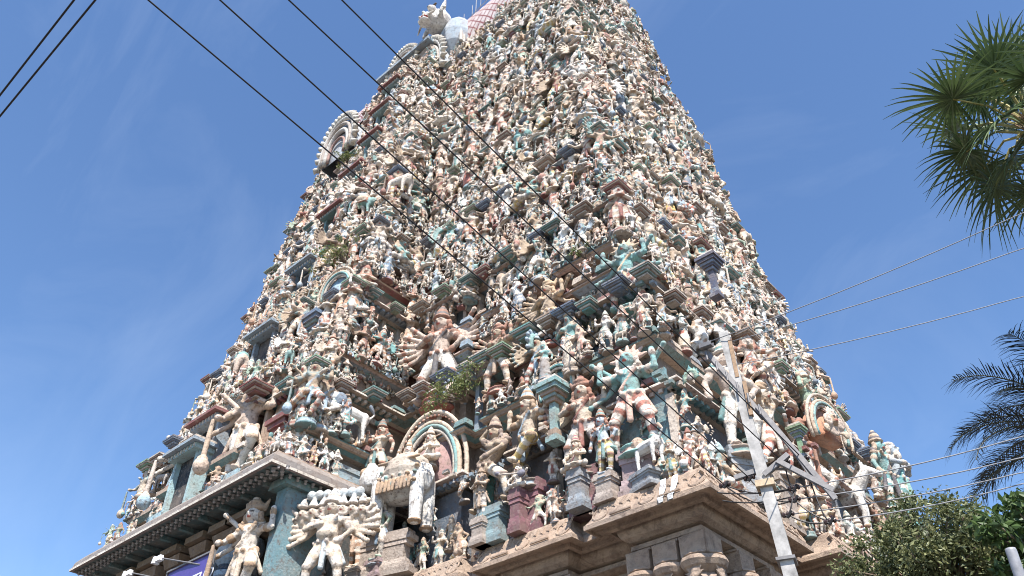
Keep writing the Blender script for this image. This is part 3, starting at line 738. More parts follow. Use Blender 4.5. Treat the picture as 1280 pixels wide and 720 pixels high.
# --- barrel roof of the crown with scale tiles
def tile_mat():
    m, nt, b = new_mat('glazed_scale_tiles')
    tc = nt.nodes.new('ShaderNodeUVMap')
    sep = nt.nodes.new('ShaderNodeSeparateXYZ'); nt.links.new(tc.outputs[0], sep.inputs[0])
    def M(op, a, v=None):
        n = nt.nodes.new('ShaderNodeMath'); n.operation = op
        for i, q in enumerate((a, v)):
            if q is None: continue
            if isinstance(q, (int, float)): n.inputs[i].default_value = q
            else: nt.links.new(q, n.inputs[i])
        return n.outputs[0]
    s_ = M('FRACT', M('ADD', sep.outputs[0], sep.outputs[1])); d_ = M('FRACT', M('SUBTRACT', sep.outputs[0], sep.outputs[1]))
    e = M('MINIMUM', M('ABSOLUTE', M('SUBTRACT', s_, .5)), M('ABSOLUTE', M('SUBTRACT', d_, .5)))
    n = tex_noise(nt, 3, 6, .7, 'World')
    pale = ramp(nt, n.outputs[0], [(.35, (.45, .36, .33)), (.6, (.68, .60, .57))]).outputs[0]
    c = mix(nt, ramp(nt, e, [(.07, (1, 1, 1)), (.1, (0, 0, 0))]).outputs[0], pale, (.24, .055, .05))
    nt.links.new(c, b.inputs['Base Color']); b.inputs['Roughness'].default_value = .5
    return m
TILES = tile_mat()
def barrel(name, xc, yc, z0, L, hw, hh, tile=.55, axis='x', bulge=1.12):
    V = []; F = []; uv = []; na = 22; nx = 24
    for i in range(nx + 1):
        u = i / nx; x = -L / 2 + L * u; e = min(1, .72 + .28 * math.sqrt(max(0, 1 - abs(2 * u - 1) ** 4)))
        e = 1.0
        for k in range(na + 1):
            a = PI * k / na; c = math.cos(a); s = math.sin(a)
            yy = -hw * c * (1 + (bulge - 1) * math.sin(PI * min(1, s * 1.0)) * 1.0) ; zz = hh * (s ** .85)
            V.append((x, yy * e, zz) if axis == 'x' else (yy * e, x, zz))
            uv.append((x / tile, k * (PI * (hw + hh) / 2 / na) / tile))
    n = na + 1
    for i in range(nx):
        for k in range(na): F.append((i * n + k, (i + 1) * n + k, (i + 1) * n + k + 1, i * n + k + 1))
    nF = len(F)
    F.append(tuple(range(n))); F.append(tuple(nx * n + k for k in range(n))[::-1])
    me = mesh_np(name, V, F, None, mats=(TILES,))
    ul = me.uv_layers.new(name='UVMap')
    for poly in me.polygons:
        for li in poly.loop_indices: ul.data[li].uv = uv[me.loops[li].vertex_index]
    o = link(name, me, None, (xc, yc, z0)); tchild(o); return o
cx, w, y0, yb, wb, bay, s = dims(HTOP)
yc = (y0 + yb) / 2
nk = MB()
nk.box((CC + 1.5, yc, ZB + HTOP + .8), (2 * w - 6.4, yb - y0 - 2.8, 1.7), TANC)
nk.box((CC + 1.5, yc, ZB + HTOP + 1.0), (2 * w - 5.6, yb - y0 - 2.0, .26), MAROON)
nk.box((CC, bay + 1.8, ZB + HTOP + .9), (2 * wb - 1.2, 3.2, 1.9), TANC); nk.box((CC, bay + 1.6, ZB + HTOP + 1.9), (2 * wb - .6, 3.6, .22), BLUE)
part(nk, 'roof_neck')
ROOFZ = ZB + HTOP + 1.1
barrel('barrel_roof', -20.8, yc, ROOFZ, 14.6, (yb - y0) / 2 - .6, 6.0, .55)
for i in range(9):
    fin = MB(); x = -27.3 + 13 * i / 8
    fin.lathe((x, yc, ROOFZ + 5.9), [(.35, 0), (.2, .15), (.45, .5), (.5, .8), (.25, 1.1), (.12, 1.25), (.3, 1.45), (.1, 1.7), (.02, 2.2)], (.5, .36, .12), n=14)
    part(fin, 'kalasam_finial', smooth=True)
# lightning rod and rail on the roof shoulder
lr = MB(); lr.tube([(-19.9, 18.8, ZB + 36.4), (-19.9, 18.8, ZB + 40.6)], .022, (.4, .42, .44)); 
for k in range(4): lr.tube([(-20.8 + .7 * k, 18.7, ZB + 36.2 + .2 * k), (-20.8 + .7 * k, 18.7, ZB + 37.2 + .2 * k)], .02, (.35, .36, .4))
lr.tube([(-20.8, 18.7, ZB + 36.1), (-18.7, 18.7, ZB + 36.7)], .02, (.35, .36, .4)); part(lr, 'lightning_rod')

# ------------------------------------------------------------------ statues
ORD = 'zeroth first second third fourth fifth sixth seventh eighth ninth tenth eleventh twelfth thirteenth fourteenth fifteenth sixteenth seventeenth eighteenth nineteenth twentieth'.split()
def ordn(k):
    if k <= 20: return ORD[k]
    tens = ['', '', 'twenty', 'thirty', 'forty', 'fifty', 'sixty', 'seventy', 'eighty'][k // 10]
    tt = ['', '', 'twentieth', 'thirtieth', 'fortieth', 'fiftieth', 'sixtieth', 'seventieth', 'eightieth'][k // 10]
    return tt if k % 10 == 0 else tens + '-' + ORD[k % 10]
PARTMESH = {}
def statue(key, label, loc, size, rz, cols, skey, vox=.021, group=None, cat='statue', extra=None, name='statue'):
    body, parts, desc, w = TEMPL[key]
    def gm(pr, pn, vx):
        k = (key, pn, skey, vx)
        if k not in PARTMESH: PARTMESH[k] = geo_mesh(pr, (key, pn), vx, cols, f'{key}_{pn}')
        return PARTMESH[k]
    o = link(name, gm(body, 'body', vox), None, loc, rz, size)
    tag(o, label, cat, group)
    for pn, pr in parts.items():
        if extra is not None and pn in extra: continue
        link(pn, gm(pr, pn, vox), o)
    return o

HERO = [(-16.7, 14.9, 2.0, 5.4, 1.75), (-16.0, 13.6, .3, 3.6, 1.5)]   # circles kept free of the smaller figures: (x, y, h0, h1, r)
def hero(key, label, x, y, h, size, face=(0, -1), skin='cream', legs='cream', tilt=0, vox=.0108, acc=None, cloth=None, back=None, name='statue', r=None, width=.5, extra=None, gold=None, move=1.05, plin=True):
    c, _, _ = scheme(skin, legs)
    if acc: c[ACC] = acc
    if back: c[BACK] = back
    if move:
        if abs(face[0]) > .75 and x > -7.5: q = (x - move) / x
        else: q = (y + move) / y
        x *= q; y *= q; h = (7.7 + h) * q - 7.7; size *= q
    if h < 3 and move and plin:
        m = MB(); w = size * .34; hh = h - .62
        if key in ('elephant', 'horse', 'lion'): w = size * .75
        pc = random.choice([(.36, .27, .28), (.30, .33, .36), (.45, .38, .33), (.22, .10, .12), (.25, .35, .37)])
        for k, (f0, f1, ww) in enumerate(((0, .14, 1.0), (.14, .24, .9), (.24, .34, .82), (.34, .66, .74), (.66, .76, .84), (.76, .88, .96), (.88, 1, .86))):
            m.box((x, y, ZB + .62 + hh * (f0 + f1) / 2), (w * ww, min(w, .42) * ww, hh * (f1 - f0)), tuple(v * (.75, 1, 1.25, .8, 1.2, 1, .9)[k] for v in pc), math.atan2(face[0], -face[1]))
        part(m, 'plinth')
    if gold: c[GOLD] = gold
    if cloth: c[CLOTH] = cloth
    rz = math.atan2(face[0], -face[1]) + tilt
    o = statue(key, label, (x, y, ZB + h), size, rz, c, 'hero%d' % len(HERO), vox, name=name, extra=extra)
    HERO.append((x, y, h, h + size, size * width)); return o

# figures custom to this tower
Bh, Kh = human('stand', ('bow', 'chest'), crown='wide')
T('tenhead', human('wide', ('chest', 'hip'), fan=(7, 7), heavy=1.2)[0] + [p for k in range(-3, 4) if k for p in head((k * .085, 0, .83 - abs(k) * .012), .75, 'none')[0]], {'crown': human('wide', ('chest', 'hip'), fan=(0, 0))[1] + [p for k in range(-3, 4) for p in head((k * .085, 0, .83), .75, 'tall')[1]] + [ell((k * .07, .02, 1.0), (.04, .04, .05), ACC) for k in range(-3, 4)]}, 'ten-headed demon king', 0)
bow = [cap((-.27 + .1 * math.cos(a), -.1, .6 + .42 * math.sin(a)), (-.27 + .1 * math.cos(a + .3), -.1, .6 + .42 * math.sin(a + .3)), .016, .016, GOLD) for a in np.arange(PI / 2, 3 * PI / 2 - .05, .3)]
T('archer', Bh, {'crown': Kh, 'bow': bow}, 'archer', 0)
B2, K2 = human('lotus', ('lap', 'bow'), crown='bun', female=True)
T('veena', B2, {'crown': K2, 'lute': [cap((-.3, -.2, .38), (.22, -.2, .2), .018, .02, GOLD), ell((.24, -.2, .19), (.08, .06, .08), ACC), ell((-.3, -.2, .4), (.05, .05, .05), ACC)]}, 'seated lute player', 0)
T('lean', human('stride', ('lift', 'lap'), tilt=-1.6, female=True, crown='tall')[0], {'crown': human('stride', ('lift', 'lap'), tilt=-1.6, crown='tall')[1]}, 'leaning woman', 0)
yal = [ell((0, .1, .55), (.42, .4, .42), SKIN), ell((0, -.28, .42), (.25, .22, .17), SKIN), ell((0, -.40, .30), (.2, .12, .05), LIP), ell((0, -.34, .2), (.2, .2, .07), SKIN), ell((-.1, -.47, .48), (.05, .05, .05), SKIN), ell((.1, -.47, .48), (.05, .05, .05), SKIN)]
for q in (-1, 1):
    yal += [ell((q * .2, -.24, .72), (.13, .13, .13), SKIN), ell((q * .2, -.33, .73), (.09, .07, .09), WHITE), ell((q * .2, -.385, .73), (.04, .03, .04), DARK), cap((q * .12, -.25, .86), (q * .3, -.2, .93), .05, .04, DARK),
            cap((q * .3, .05, .9), (q * .42, .05, 1.15), .11, .03, SKIN), cap((q * .14, -.46, .38), (q * .15, -.5, .22), .035, .01, WHITE), cap((q * .2, -.34, .38), (q * .5, -.3, .2), .05, .02, WHITE)] + \
        spiral((q * .44, .45), .18, 1.3, q, .05, ACC, y=-.05, th0=0 if q > 0 else PI)
dome = [ell((.15, .75, .0), (.5, .6, 1.0), BACK)] + [cap((.15 + .48 * math.cos(p_), .55 + .1 * k, -.7), (.15 + .34 * math.cos(p_), .6 + .1 * k, .5), .06, .05, ACC) for k, p_ in enumerate((-.2, .35, 1.0, 1.7, 2.3))]
T('yalihead', yal, {'ribbed_back': dome}, 'lion-faced crest', 0)

NS, WS = (0, -1), (1, 0)
RED, LB, TQ = (.42, .13, .10), (.42, .56, .66), (.20, .44, .42)
hero('guard', 'huge pale many-armed guardian leaning on a blue-bulbed club, on the slab beyond the dark doorway', -25.35, 11.5, 4.05, 3.35, NS, 'pale', 'white', .4, acc=(.33, .47, .56), back=LB, move=.2, width=.62)
hero('guard', 'huge pink many-armed guardian with a club, on the slab between dark doorway and maroon pillar', -21.8, 11.5, 4.05, 3.6, NS, 'pink', 'white', .45, acc=(.62, .48, .38), back=LB, move=.2, width=.62)
hero('guard', 'crowned many-armed guardian with a red-nosed pale face in the shade under the porch slab', -19.75, 11.25, -.35, 3.0, NS, 'pale', 'cream', .35, acc=(.6, .5, .4), move=0)
hero('tenhead', 'ten-headed king with stacked faces and many arms, just outside the porch corner', -17.35, 12.1, -.35, 2.7, (.5, -.85), 'cream', 'cream', 0, acc=(.5, .56, .58), move=.3, plin=False)
hero('archer', 'bright blue-skinned archer with orange striped leggings beside the ten-headed king', -17.0, 12.75, .35, 1.9, (.2, -1), 'cream', 'orange striped', acc=(.55, .4, .3)).name = 'statue'
hero('stand', 'pale green standing figure just right of the bright blue archer', -16.4, 13.0, .5, 1.75, NS, 'green', 'white')
hero('elephant', 'big white elephant wearing a patterned saddle cloth below the horseshoe arch', -16.25, 13.1, 1.15, 2.5, (.25, -1), 'white', 'white', acc=(.5, .43, .36), width=.7)
hero('fan', 'great pink many-armed figure with white legs, above and behind the horseshoe arch', -16.0, 14.35, 5.7, 3.5, (.25, -1), 'pink', 'white', acc=(.12, .12, .13), back=RED, width=.5)
hero('fanone', 'tan figure fanning its arms, beside the shrub growing on the tower', -13.25, 14.1, 4.8, 2.3, NS, 'tan', 'cream', back=RED)
hero('fanone', 'orange-tan figure with a tight fan of arms, above and right of the shrub', -11.5, 14.3, 5.6, 2.3, NS, 'tan', 'grey striped', back=RED, gold=(.6, .42, .26))
hero('flame', 'tall turquoise four-armed goddess with red striped leggings and pink headdress near the corner', -8.75, 13.75, 1.2, 2.75, (.2, -1), 'turquoise', 'red striped', acc=(.68, .46, .38), cloth=(.5, .4, .3), back=TQ, width=.5)
hero('fanone', 'cream goddess fanning striped arms beside the turquoise goddess with red leggings', -10.1, 13.7, 1.1, 2.5, NS, 'cream', 'grey striped', .2)
hero('dance', 'cream dancer with yellow striped leggings behind the lute player', -11.85, 13.75, 1.4, 2.6, NS, 'cream', 'yellow striped', -.2)
hero('lean', 'woman leaning sideways with one leg striding, beside the green fluted column', -12.75, 13.45, .95, 2.4, NS, 'tan', 'cream')
hero('lion', 'white crouching lion on the granite cornice corner below the turquoise goddess', -8.5, 13.55, .45, 1.0, (-.3, -1), 'white', 'white', acc=(.45, .33, .25), width=.6)
hero('stand', 'pale blue figure with yellow striped leggings beside the white crouching lion', -9.45, 13.5, .7, 1.6, NS, 'pale blue', 'yellow striped')
hero('lotus', 'cream seated figure on a maroon pedestal above the granite cornice', -10.1, 13.35, .95, 1.35, NS, 'cream', 'cream', back=(.22, .07, .1), acc=(.3, .12, .14))
hero('veena', 'small seated player with a lute on a striped plinth near the maroon pedestal', -11.9, 13.4, 1.1, 1.15, NS, 'pale', 'white', acc=(.2, .2, .25))
hero('pray', 'small praying figure with white striped leggings beside the green fluted column', -13.0, 13.3, .68, 1.35, NS, 'cream', 'grey striped')
hero('dance', 'turquoise-faced dancer with cream striped leggings on the blue plinth beside the slab', -18.45, 13.3, 3.9, 2.5, (.9, -.6), 'turquoise', 'orange striped', acc=(.6, .36, .25))
hero('woman', 'cream figure in a tall crown at the slab corner beside the maroon pillar', -19.3, 11.7, 3.6, 2.1, (.6, -.8), 'cream', 'cream')
hero('flame', 'turquoise-faced many-armed goddess with orange headdress and red leggings, on the second tier corner', -8.8, 14.25, 5.4, 2.4, (.2, -1), 'turquoise', 'red striped', acc=(.68, .5, .34), back=TQ)
hero('skirt', 'cream woman in a wide white skirt on the bay flank, above the turquoise-faced dancer', -19.0, 13.6, 8.9, 2.4, (.8, -.6), 'cream', 'white')
hero('woman', 'cream woman standing behind the elephant riders', -17.3, 13.4, 3.2, 1.9, (.4, -1), 'cream', 'cream')
hero('stand', 'pink-legged standing figure just behind the pole, on the pole side corner', -6.75, 14.6, .75, 2.7, (.8, -.5), 'pink', 'white')
hero('stride', 'cream striding warrior behind the pole crossarm', -6.8, 16.3, .9, 2.4, WS, 'cream', 'red striped')
hero('guard', 'grey-white guardian holding a shield, above the steel bracket', -6.75, 18.1, .75, 2.3, WS, 'grey', 'white')
hero('beard', 'blue-bodied sage with a white beard above the leafy tree', -6.35, 23.6, 2.0, 2.7, WS, 'pale blue', 'teal striped', acc=TQ)
hero('stand', 'dark teal standing figure beside the bearded blue sage', -6.4, 22.6, 1.9, 2.5, WS, 'turquoise', 'teal striped', acc=(.1, .1, .12))
hero('dance', 'green-skinned dancer on the pole side, above the granite corner', -6.9, 19.6, 3.1, 2.2, WS, 'green', 'red striped')
hero('horse', 'white rearing horse with rider on the pole side ledge', -6.7, 20.4, .8, 1.9, WS, 'white', 'white', tilt=1.57)
hero('squat', 'orange-legged squatting dwarf at the end of the granite ledge, above the tree', -6.6, 21.6, .7, 1.5, WS, 'tan', 'orange striped')
# crest of the roof gable
hero('yalihead', 'white bulging-eyed lion face crowning the topmost gable', -21.7, 17.3, 34.6, 2.0, (-.25, -1), 'white', 'white', acc=(.62, .60, .55), back=(.33, .40, .47), name='lion_crest', vox=.02, move=0)

# every other figure: candidates along each ledge
cands = []     # (score, key, loc, size, face angle, side, tier, row, u)
for hh in np.arange(0, 7.4, .85):       # figures over the end gable and the near shoulder of the roof
    half = 4.7 * math.sqrt(max(0, 1 - (hh / 8.2) ** 2))
    for y in np.arange(-half, half + .01, .62):
        s = random.uniform(.9, 1.4); cands.append([s, None, Vector((-12.9 + .12 * hh + random.uniform(-.15, .15) - .25 * hh, 23.1 + y, ZB + 32.6 + hh)), s, PI / 2 + random.uniform(-.5, .5), True, 8, len(ROWS) - 1, 1, 'roof'])
for x in np.arange(-17.8, -13.2, .55):
    for hh in np.arange(.3, 2.4 + (x + 17.8) * .7, .8):
        s = random.uniform(.8, 1.25); cands.append([s, None, Vector((x, 18.8 + .12 * hh * hh * .5 - .35, ZB + 32.6 + hh)), s, random.uniform(-.5, .5), False, 8, len(ROWS) - 1, 1, 'roof'])
TK = [k for k in TEMPL if TEMPL[k][3] > 0]; TW = [TEMPL[k][3] for k in TK]
CAM = Vector((0, 0, 1.6))
for ri, (h0, H, kind, t) in enumerate(ROWS):
    lanes = [(.9, .30, .42, 1.0)] if kind == 'main' else [(.98, .28, .5, 1.0)]
    if kind == 'main': lanes = [(1.02, .16, .40 if t else .32, .9), (.55, -.02, .44, .55), (.52, .5, .55, .8)]
    else: lanes = [(1.2, .14, .42, 1.0), (.62, -.02, .5, .5)]
    dp = DEPTH(h0)
    if t > 2: lanes = [(q[0] * 1.1, q[1], q[2] * 1.12, 1) for q in lanes]
    if t < 3: lanes = lanes + [(.36, .7, .5, 1), (.3, -.05, .6, 1)]
    for a, b in segs(h0 + .01):
        A, d, n, L = edge_frame(a, b)
        if n.y > .5 or n.x < -.5: continue
        if L < .28: continue
        for (fs, off, sp, _) in lanes:
            S = H * fs
            base = h0
            if off == .7: base = h0 + H * .62
            elif kind == 'main' and off >= .5:
                base = h0 + H * .5
            k = max(1, int(round(L / (S * sp + .08))))
            for i in range(k):
                u = L * (i + .5) / k + random.uniform(-.12, .12) * S
                s = S * random.uniform(.78, 1.12)
                p = A + d * u - n * (off * dp * .8 + random.uniform(-.1, .1) * dp + (.55 if t == 0 else 0))
                ang = ang_of(n) + random.uniform(-.45, .45)
                cands.append([s, None, Vector((p.x, p.y, ZB + base + random.uniform(-.02, .1) * S + s * .04)), s, ang, n.x > .5, t, ri, L, kind])
    # diagonal figures on the outward corners
    P = outline(h0 + .01)
    for i in range(len(P)):
        a, b, c = P[i - 1], P[i], P[(i + 1) % len(P)]
        d1 = Vector((b[0] - a[0], b[1] - a[1])).normalized(); d2 = Vector((c[0] - b[0], c[1] - b[1])).normalized()
        if d1.x * d2.y - d1.y * d2.x > 0: continue    # inward corner
        nn = (Vector((-d1.y, d1.x)) + Vector((-d2.y, d2.x)))
        if nn.y > 0 and nn.x < 0: continue
        if nn.x < 0: continue
        s = H * (1.05 if kind == 'main' else 1.15)
        cands.append([s, None, Vector((b[0] - nn.x * (.12 * dp + (.5 if t == 0 else 0)), b[1] - nn.y * (.12 * dp + (.5 if t == 0 else 0)), ZB + h0 + s * .04)), s, math.atan2(nn.x, -nn.y), nn.x > 0 and nn.y > 0, t, ri, 1, kind])

for x in np.arange(-18.6, -7.7, .44):
    s = random.uniform(.7, 1.05); y = 14.72 + random.uniform(-.06, .25)
    cands.append([s, None, Vector((x + random.uniform(-.12, .12), y, ZB + .68 + s * .05)), s, random.uniform(-.5, .5), False, 0, 0, 1, 'ledge'])
    if random.random() < .6:
        s = random.uniform(.7, 1.0); cands.append([s, None, Vector((x + random.uniform(-.2, .2), 15.05, ZB + 1.5 + random.uniform(-.2, 1.4))), s, random.uniform(-.5, .5), False, 0, 0, 1, 'ledge'])
for x in list(np.arange(-29.7, -26.6, .36)) + list(np.arange(-20.7, -18.5, .4)) + [-24.3, -23.2]:
    s = random.uniform(.5, .85); cands.append([s, None, Vector((x, 11.0 + random.uniform(-.06, .5), ZB + 3.64 + s * .05)), s, random.uniform(-.5, .5), False, 0, 1, 1, 'slab'])
for y in np.arange(11.3, 13.2, .42):
    s = random.uniform(.5, .85); cands.append([s, None, Vector((-18.75, y, ZB + 3.64 + s * .05)), s, PI / 2 - .4, False, 0, 1, 1, 'slab'])
for y in np.arange(14.7, 28, .46):
    s = random.uniform(.7, 1.1); cands.append([s, None, Vector((-7.92 + random.uniform(-.1, .1), y, ZB + .68 + s * .05)), s, PI / 2 + random.uniform(-.6, .5), True, 0, 0, 1, 'ledge'])
    if random.random() < .6: s = random.uniform(.7, 1.0); cands.append([s, None, Vector((-8.2, y, ZB + 1.6 + random.uniform(-.2, 1.4))), s, PI / 2 + random.uniform(-.5, .5), True, 0, 0, 1, 'ledge'])

def clear(p, s):
    for x, y, a, b, r in HERO:
        if ZB + a - s * .7 < p.z < ZB + b - .1 and (p.x - x) ** 2 + (p.y - y) ** 2 < (r + s * .12) ** 2: return False
    return True
DOOR = []
out = []
hd = R(42.1); th = R(39.9)
def cam_px(p):
    q = p - CAM; fw = -math.sin(hd) * q.x + math.cos(hd) * q.y; r = math.cos(hd) * q.x + math.sin(hd) * q.y
    zc = fw * math.cos(th) + q.z * math.sin(th); yc = -fw * math.sin(th) + q.z * math.cos(th)
    return 640 + 1034 * r / zc, 360 - 1034 * yc / zc, zc
for c in cands:
    p = c[2]; s = c[3]
    if c[9] not in ('ledge', 'slab') and not clear(p, s): continue
    t = c[6]; kind = c[9]
    # leave the doorways open
    if kind == 'main' and abs(p.x - CC) < .75 and p.y < 20 and not c[5]: continue
    if p.y < 14.2 and p.x > SL0 - 1 and p.x < SL1 + .3 and p.z < ZB + 3.0: continue
    if c[9] != 'ledge' and p.z > ZB + 1.0 and p.z < ZB + 4.4 and abs(p.x + 16.0) < 1.9 and p.y < 15 and s > .5 and p.z > ZB + 2.6: continue    # horseshoe arch stands here
    x, y, zc = cam_px(p + Vector((0, 0, s / 2)))
    if not (-60 < x < 1340 and -80 < y < 800): 
        if random.random() < .5: continue
    key = random.choices(TK, TW)[0]
    if kind != 'main' or s < .9:
        while key in ('horse', 'elephant', 'skirt'): key = random.choices(TK, TW)[0]
    if key in ('horse', 'elephant', 'lion'): s *= .75; c[3] = s
    if key in ('lotus', 'squat'): c[2].z += s * .02; 
    c[1] = key
    c[0] = s / zc if (-20 < x < 1300 and -20 < y < 740) else 0
    if key == 'lotus' : c[3] = s * 1.25
    out.append(c)
out.sort(key=lambda c: -c[0])
NBIG = 300 - len(HERO)
big, small = out[:NBIG], out[NBIG:]

# number the big ones along each ledge of each side from the near corner so that each can be pointed to
SCH = {}
def rand_scheme():
    k = random.randrange(26)
    if k not in SCH: SCH[k] = scheme()
    return k, SCH[k]
groups = {}
for c in big: groups.setdefault((c[7], c[5]), []).append(c)
rowname = {'roof': 'roof shoulder', 'slab': 'slab edge', 'ledge': 'ledge', 'main': 'tier', 'mid': 'parapet'}
for (ri, side), L in groups.items():
    L.sort(key=lambda c: (-c[2].x if not side else c[2].y))
    for i, c in enumerate(L):
        k, (cols, skin, legs) = rand_scheme()
        key = c[1]; t = c[6]
        pose = {'stand': 'standing figure', 'woman': 'woman with raised arm', 'pray': 'praying figure', 'guard': 'club-bearing guardian', 'fan': 'many-armed figure', 'fanone': 'arm-fanning figure', 'dance': 'dancer', 'lotus': 'seated figure', 'squat': 'squatting dwarf', 'flame': 'flame-crowned figure', 'stride': 'striding warrior', 'skirt': 'skirted woman', 'halo': 'haloed figure', 'beard': 'bearded sage', 'horse': 'horse with rider', 'elephant': 'elephant', 'lion': 'crouching lion'}[key]
        lg = '' if key in ('horse', 'elephant', 'lion', 'skirt') else (', ' + legs + ' legs' if legs != skin else '')
        lab = f"{skin} {pose}{lg}, {ordn(i + 1)} from corner, {'pole' if side else 'doorway'} side, {ORD[t + 1]} {'upper parapet' if c[9] == 'mid' and ri > 0 and ROWS[ri - 1][2] == 'mid' else rowname[c[9]]}"
        lab = lab[0].lower() + lab[1:]
        statue(key, lab, c[2], c[3], c[4], cols, k, .024 if c[3] > 1.2 else .028, 'painted stucco statues on the tower ledges')
# the rest
B = Batch()
for c in small:
    cols, _, _ = scheme()
    g = geo(TEMPL[c[1]][0] + [p for pr in TEMPL[c[1]][1].values() for p in pr], (c[1], 'all'), .03 if c[3] > .9 else .038)
    M = Matrix.Translation(c[2]) @ Matrix.Rotation(c[4], 4, 'Z') @ Matrix.Rotation(random.uniform(-.12, .12), 4, 'Y') @ Matrix.Diagonal((c[3] * random.uniform(.95, 1.25), c[3] * 1.1, c[3], 1))
    B.add(g, M, cols)
so = B.build('small_statues'); tag(so, 'mass of small faded painted statues crowding the higher ledges of the tower', 'statues', kind='stuff')

# ornament: scrolls, crests, pots and garlands fixed to the tower
OB = Batch(); OK_ = ['scroll', 'leaf', 'kudu', 'pot', 'swag', 'bird']
bigorn = []
for ri, (h0, H, kind, t) in enumerate(ROWS):
    dp = DEPTH(h0)
    for a, b in segs(h0 + .01):
        A, d, n, L = edge_frame(a, b)
        if n.y > .5 or n.x < -.5 or L < .3: continue
        for (hh, oo, S, key) in ((H * .82, .1, .5 if kind == 'main' else .34, ['kudu', 'scroll', 'kudu', 'leaf', 'swag']), (H * .5, .75, .6 * H if kind == 'main' else .5 * H, ['leaf', 'scroll', 'swag', 'kudu']), (H * .02, .02, .36, ['bird', 'scroll', 'pot', 'swag', 'leaf'])):
            S *= 1 - .2 * h0 / 30
            k = max(1, int(L / (S * 1.05)))
            for i in range(k):
                if random.random() < (.08 if t < 3 else .35): continue
                u = L * (i + .5) / k + random.uniform(-.1, .1) * S; s = S * random.uniform(.8, 1.25)
                p = A + d * u - n * (oo * dp + (.5 if t == 0 else 0)); p.z = ZB + h0 + hh
                if t == 0 and p.y < 14 and SL0 - 1 < p.x < SL1 + .1 and p.z < ZB + 3.5: continue
                if not clear(p, s * .3): continue
                if abs(p.x - CC) < .75 and not (n.x > .5) and kind == 'main': continue
                cols, sk, _ = scheme(); kk = random.choice(key)
                x, y, zc = cam_px(p)
                bigorn.append((s / zc if (0 < x < 1280 and 0 < y < 720) else 0, kk, p, s, ang_of(n) + random.uniform(-.25, .25), cols))
bigorn.sort(key=lambda q: -q[0])
names = {'scroll': 'scroll_ornament', 'leaf': 'leaf_crest', 'kudu': 'horseshoe_ornament', 'pot': 'pot_finial', 'swag': 'garland_ornament', 'bird': 'bird_ornament'}
for q in bigorn[:96]:
    _, kk, p, s, ang, cols = q
    me = geo_mesh(ORN[kk], kk, .03, cols, names[kk])
    tchild(link(names[kk], me, None, p, ang, s))
for _, kk, p, s, ang, cols in bigorn[96:]:
    OB.add(geo(ORN[kk], kk, .06), Matrix.Translation(p) @ Matrix.Rotation(ang, 4, 'Z') @ Matrix.Scale(s, 4), cols)
ob = tchild(OB.build('carved_ornament')); ob['kind'] = 'stuff'

# ------------------------------------------------------------------ hand-built tower features
def torana(name, x, y, h, W, H, panel=(.36, .22, .22), face=(0, -1)):
    """horseshoe arch with beaded rims and a leafy outer band"""
    mb = MB(); ang = math.atan2(face[0], -face[1]); M = Matrix.Rotation(ang, 3, 'Z')
    P = lambda u, o, z: Vector((x, y, ZB + h)) + M @ Vector((u, -o, z))
    def arc(r, a0=-.35, a1=PI + .35, n=26): return [(r * math.cos(a) * W, r * math.sin(a) * H) for a in np.linspace(a0, a1, n)]
    z0 = H * .36
    A = arc(.8); n = len(A)
    mb.add([P(u, 0, z0 + z) for u, z in A] + [P(u, -.35, z0 + z) for u, z in A], [tuple(range(n))] + [(i, i + n, (i + 1) % n + n, (i + 1) % n) for i in range(n)], panel)
    for r, rad, o, col in ((.82, .07, .1, (.62, .55, .47)), (.9, .06, .16, (.22, .42, .42)), (.98, .08, .12, (.60, .47, .36)), (1.2, .07, .1, (.6, .5, .4))):
        mb.tube([P(u, o, z0 + z) for u, z in arc(r)], rad * W, col, n=7)
    o = tchild(mb.build(name, STUCCO, None, True))
    bb = Batch(); cols, _, _ = scheme('cream', 'cream'); cols[ACC] = (.58, .42, .32)
    for i, (u, z) in enumerate(arc(1.1, n=34)):
        a = -.35 + (PI + .7) * i / 33
        Mx = Matrix.Translation(P(u, .1, z0 + z)) @ Matrix.Rotation(ang, 4, 'Z') @ Matrix.Rotation(-(a - PI / 2), 4, 'Y') @ Matrix.Scale(.26 * W, 4)
        bb.add(geo(ORN['leaf'], 'leaf', .06), Mx, cols)
    f = bb.build('leaf_border'); f.parent = o; f.matrix_parent_inverse = (Matrix.Translation(tower.location) @ o.matrix_parent_inverse @ Matrix.Identity(4)).inverted() if False else Matrix.Identity(4)
    return o
torana('horseshoe_arch', -16.8, 15.0, 3.15, 1.05, 1.75, face=(.3, -1))
torana('horseshoe_arch', -11.9, 15.1, 4.4, .62, .8, panel=(.16, .36, .38))
torana('horseshoe_arch', -7.3, 21.6, 4.0, .75, 1.0, panel=(.55, .28, .18), face=(1, -.25))
torana('horseshoe_arch', -21.4, 15.7, 20.9, .7, .9, panel=(.30, .45, .38), face=(.3, -1))
torana('horseshoe_arch', -20.3, 13.0, 11.2, .7, .9, panel=(.30, .45, .55), face=(.2, -1))
def god(key, label, *a, **k): hero(key, label, *a, **k)
# riders sitting under the big arch
bb = geo_mesh(ORN['scroll'], 'scroll', .03, scheme('pink', 'red striped')[0], 'wheel_relief'); tchild(link('scroll_ornament', bb, None, (-7.0, 21.5, ZB + 4.1), PI / 2 - .25, 1.25))
hero('lotus', 'cream crowned rider under the arch, nearer the doorway', -16.55, 13.75, 3.15, 1.8, (.2, -1), 'cream', 'cream', plin=False)
hero('lotus', 'pale crowned rider under the arch, nearer the green column', -15.5, 13.75, 3.2, 1.7, (.2, -1), 'pale', 'cream', plin=False)
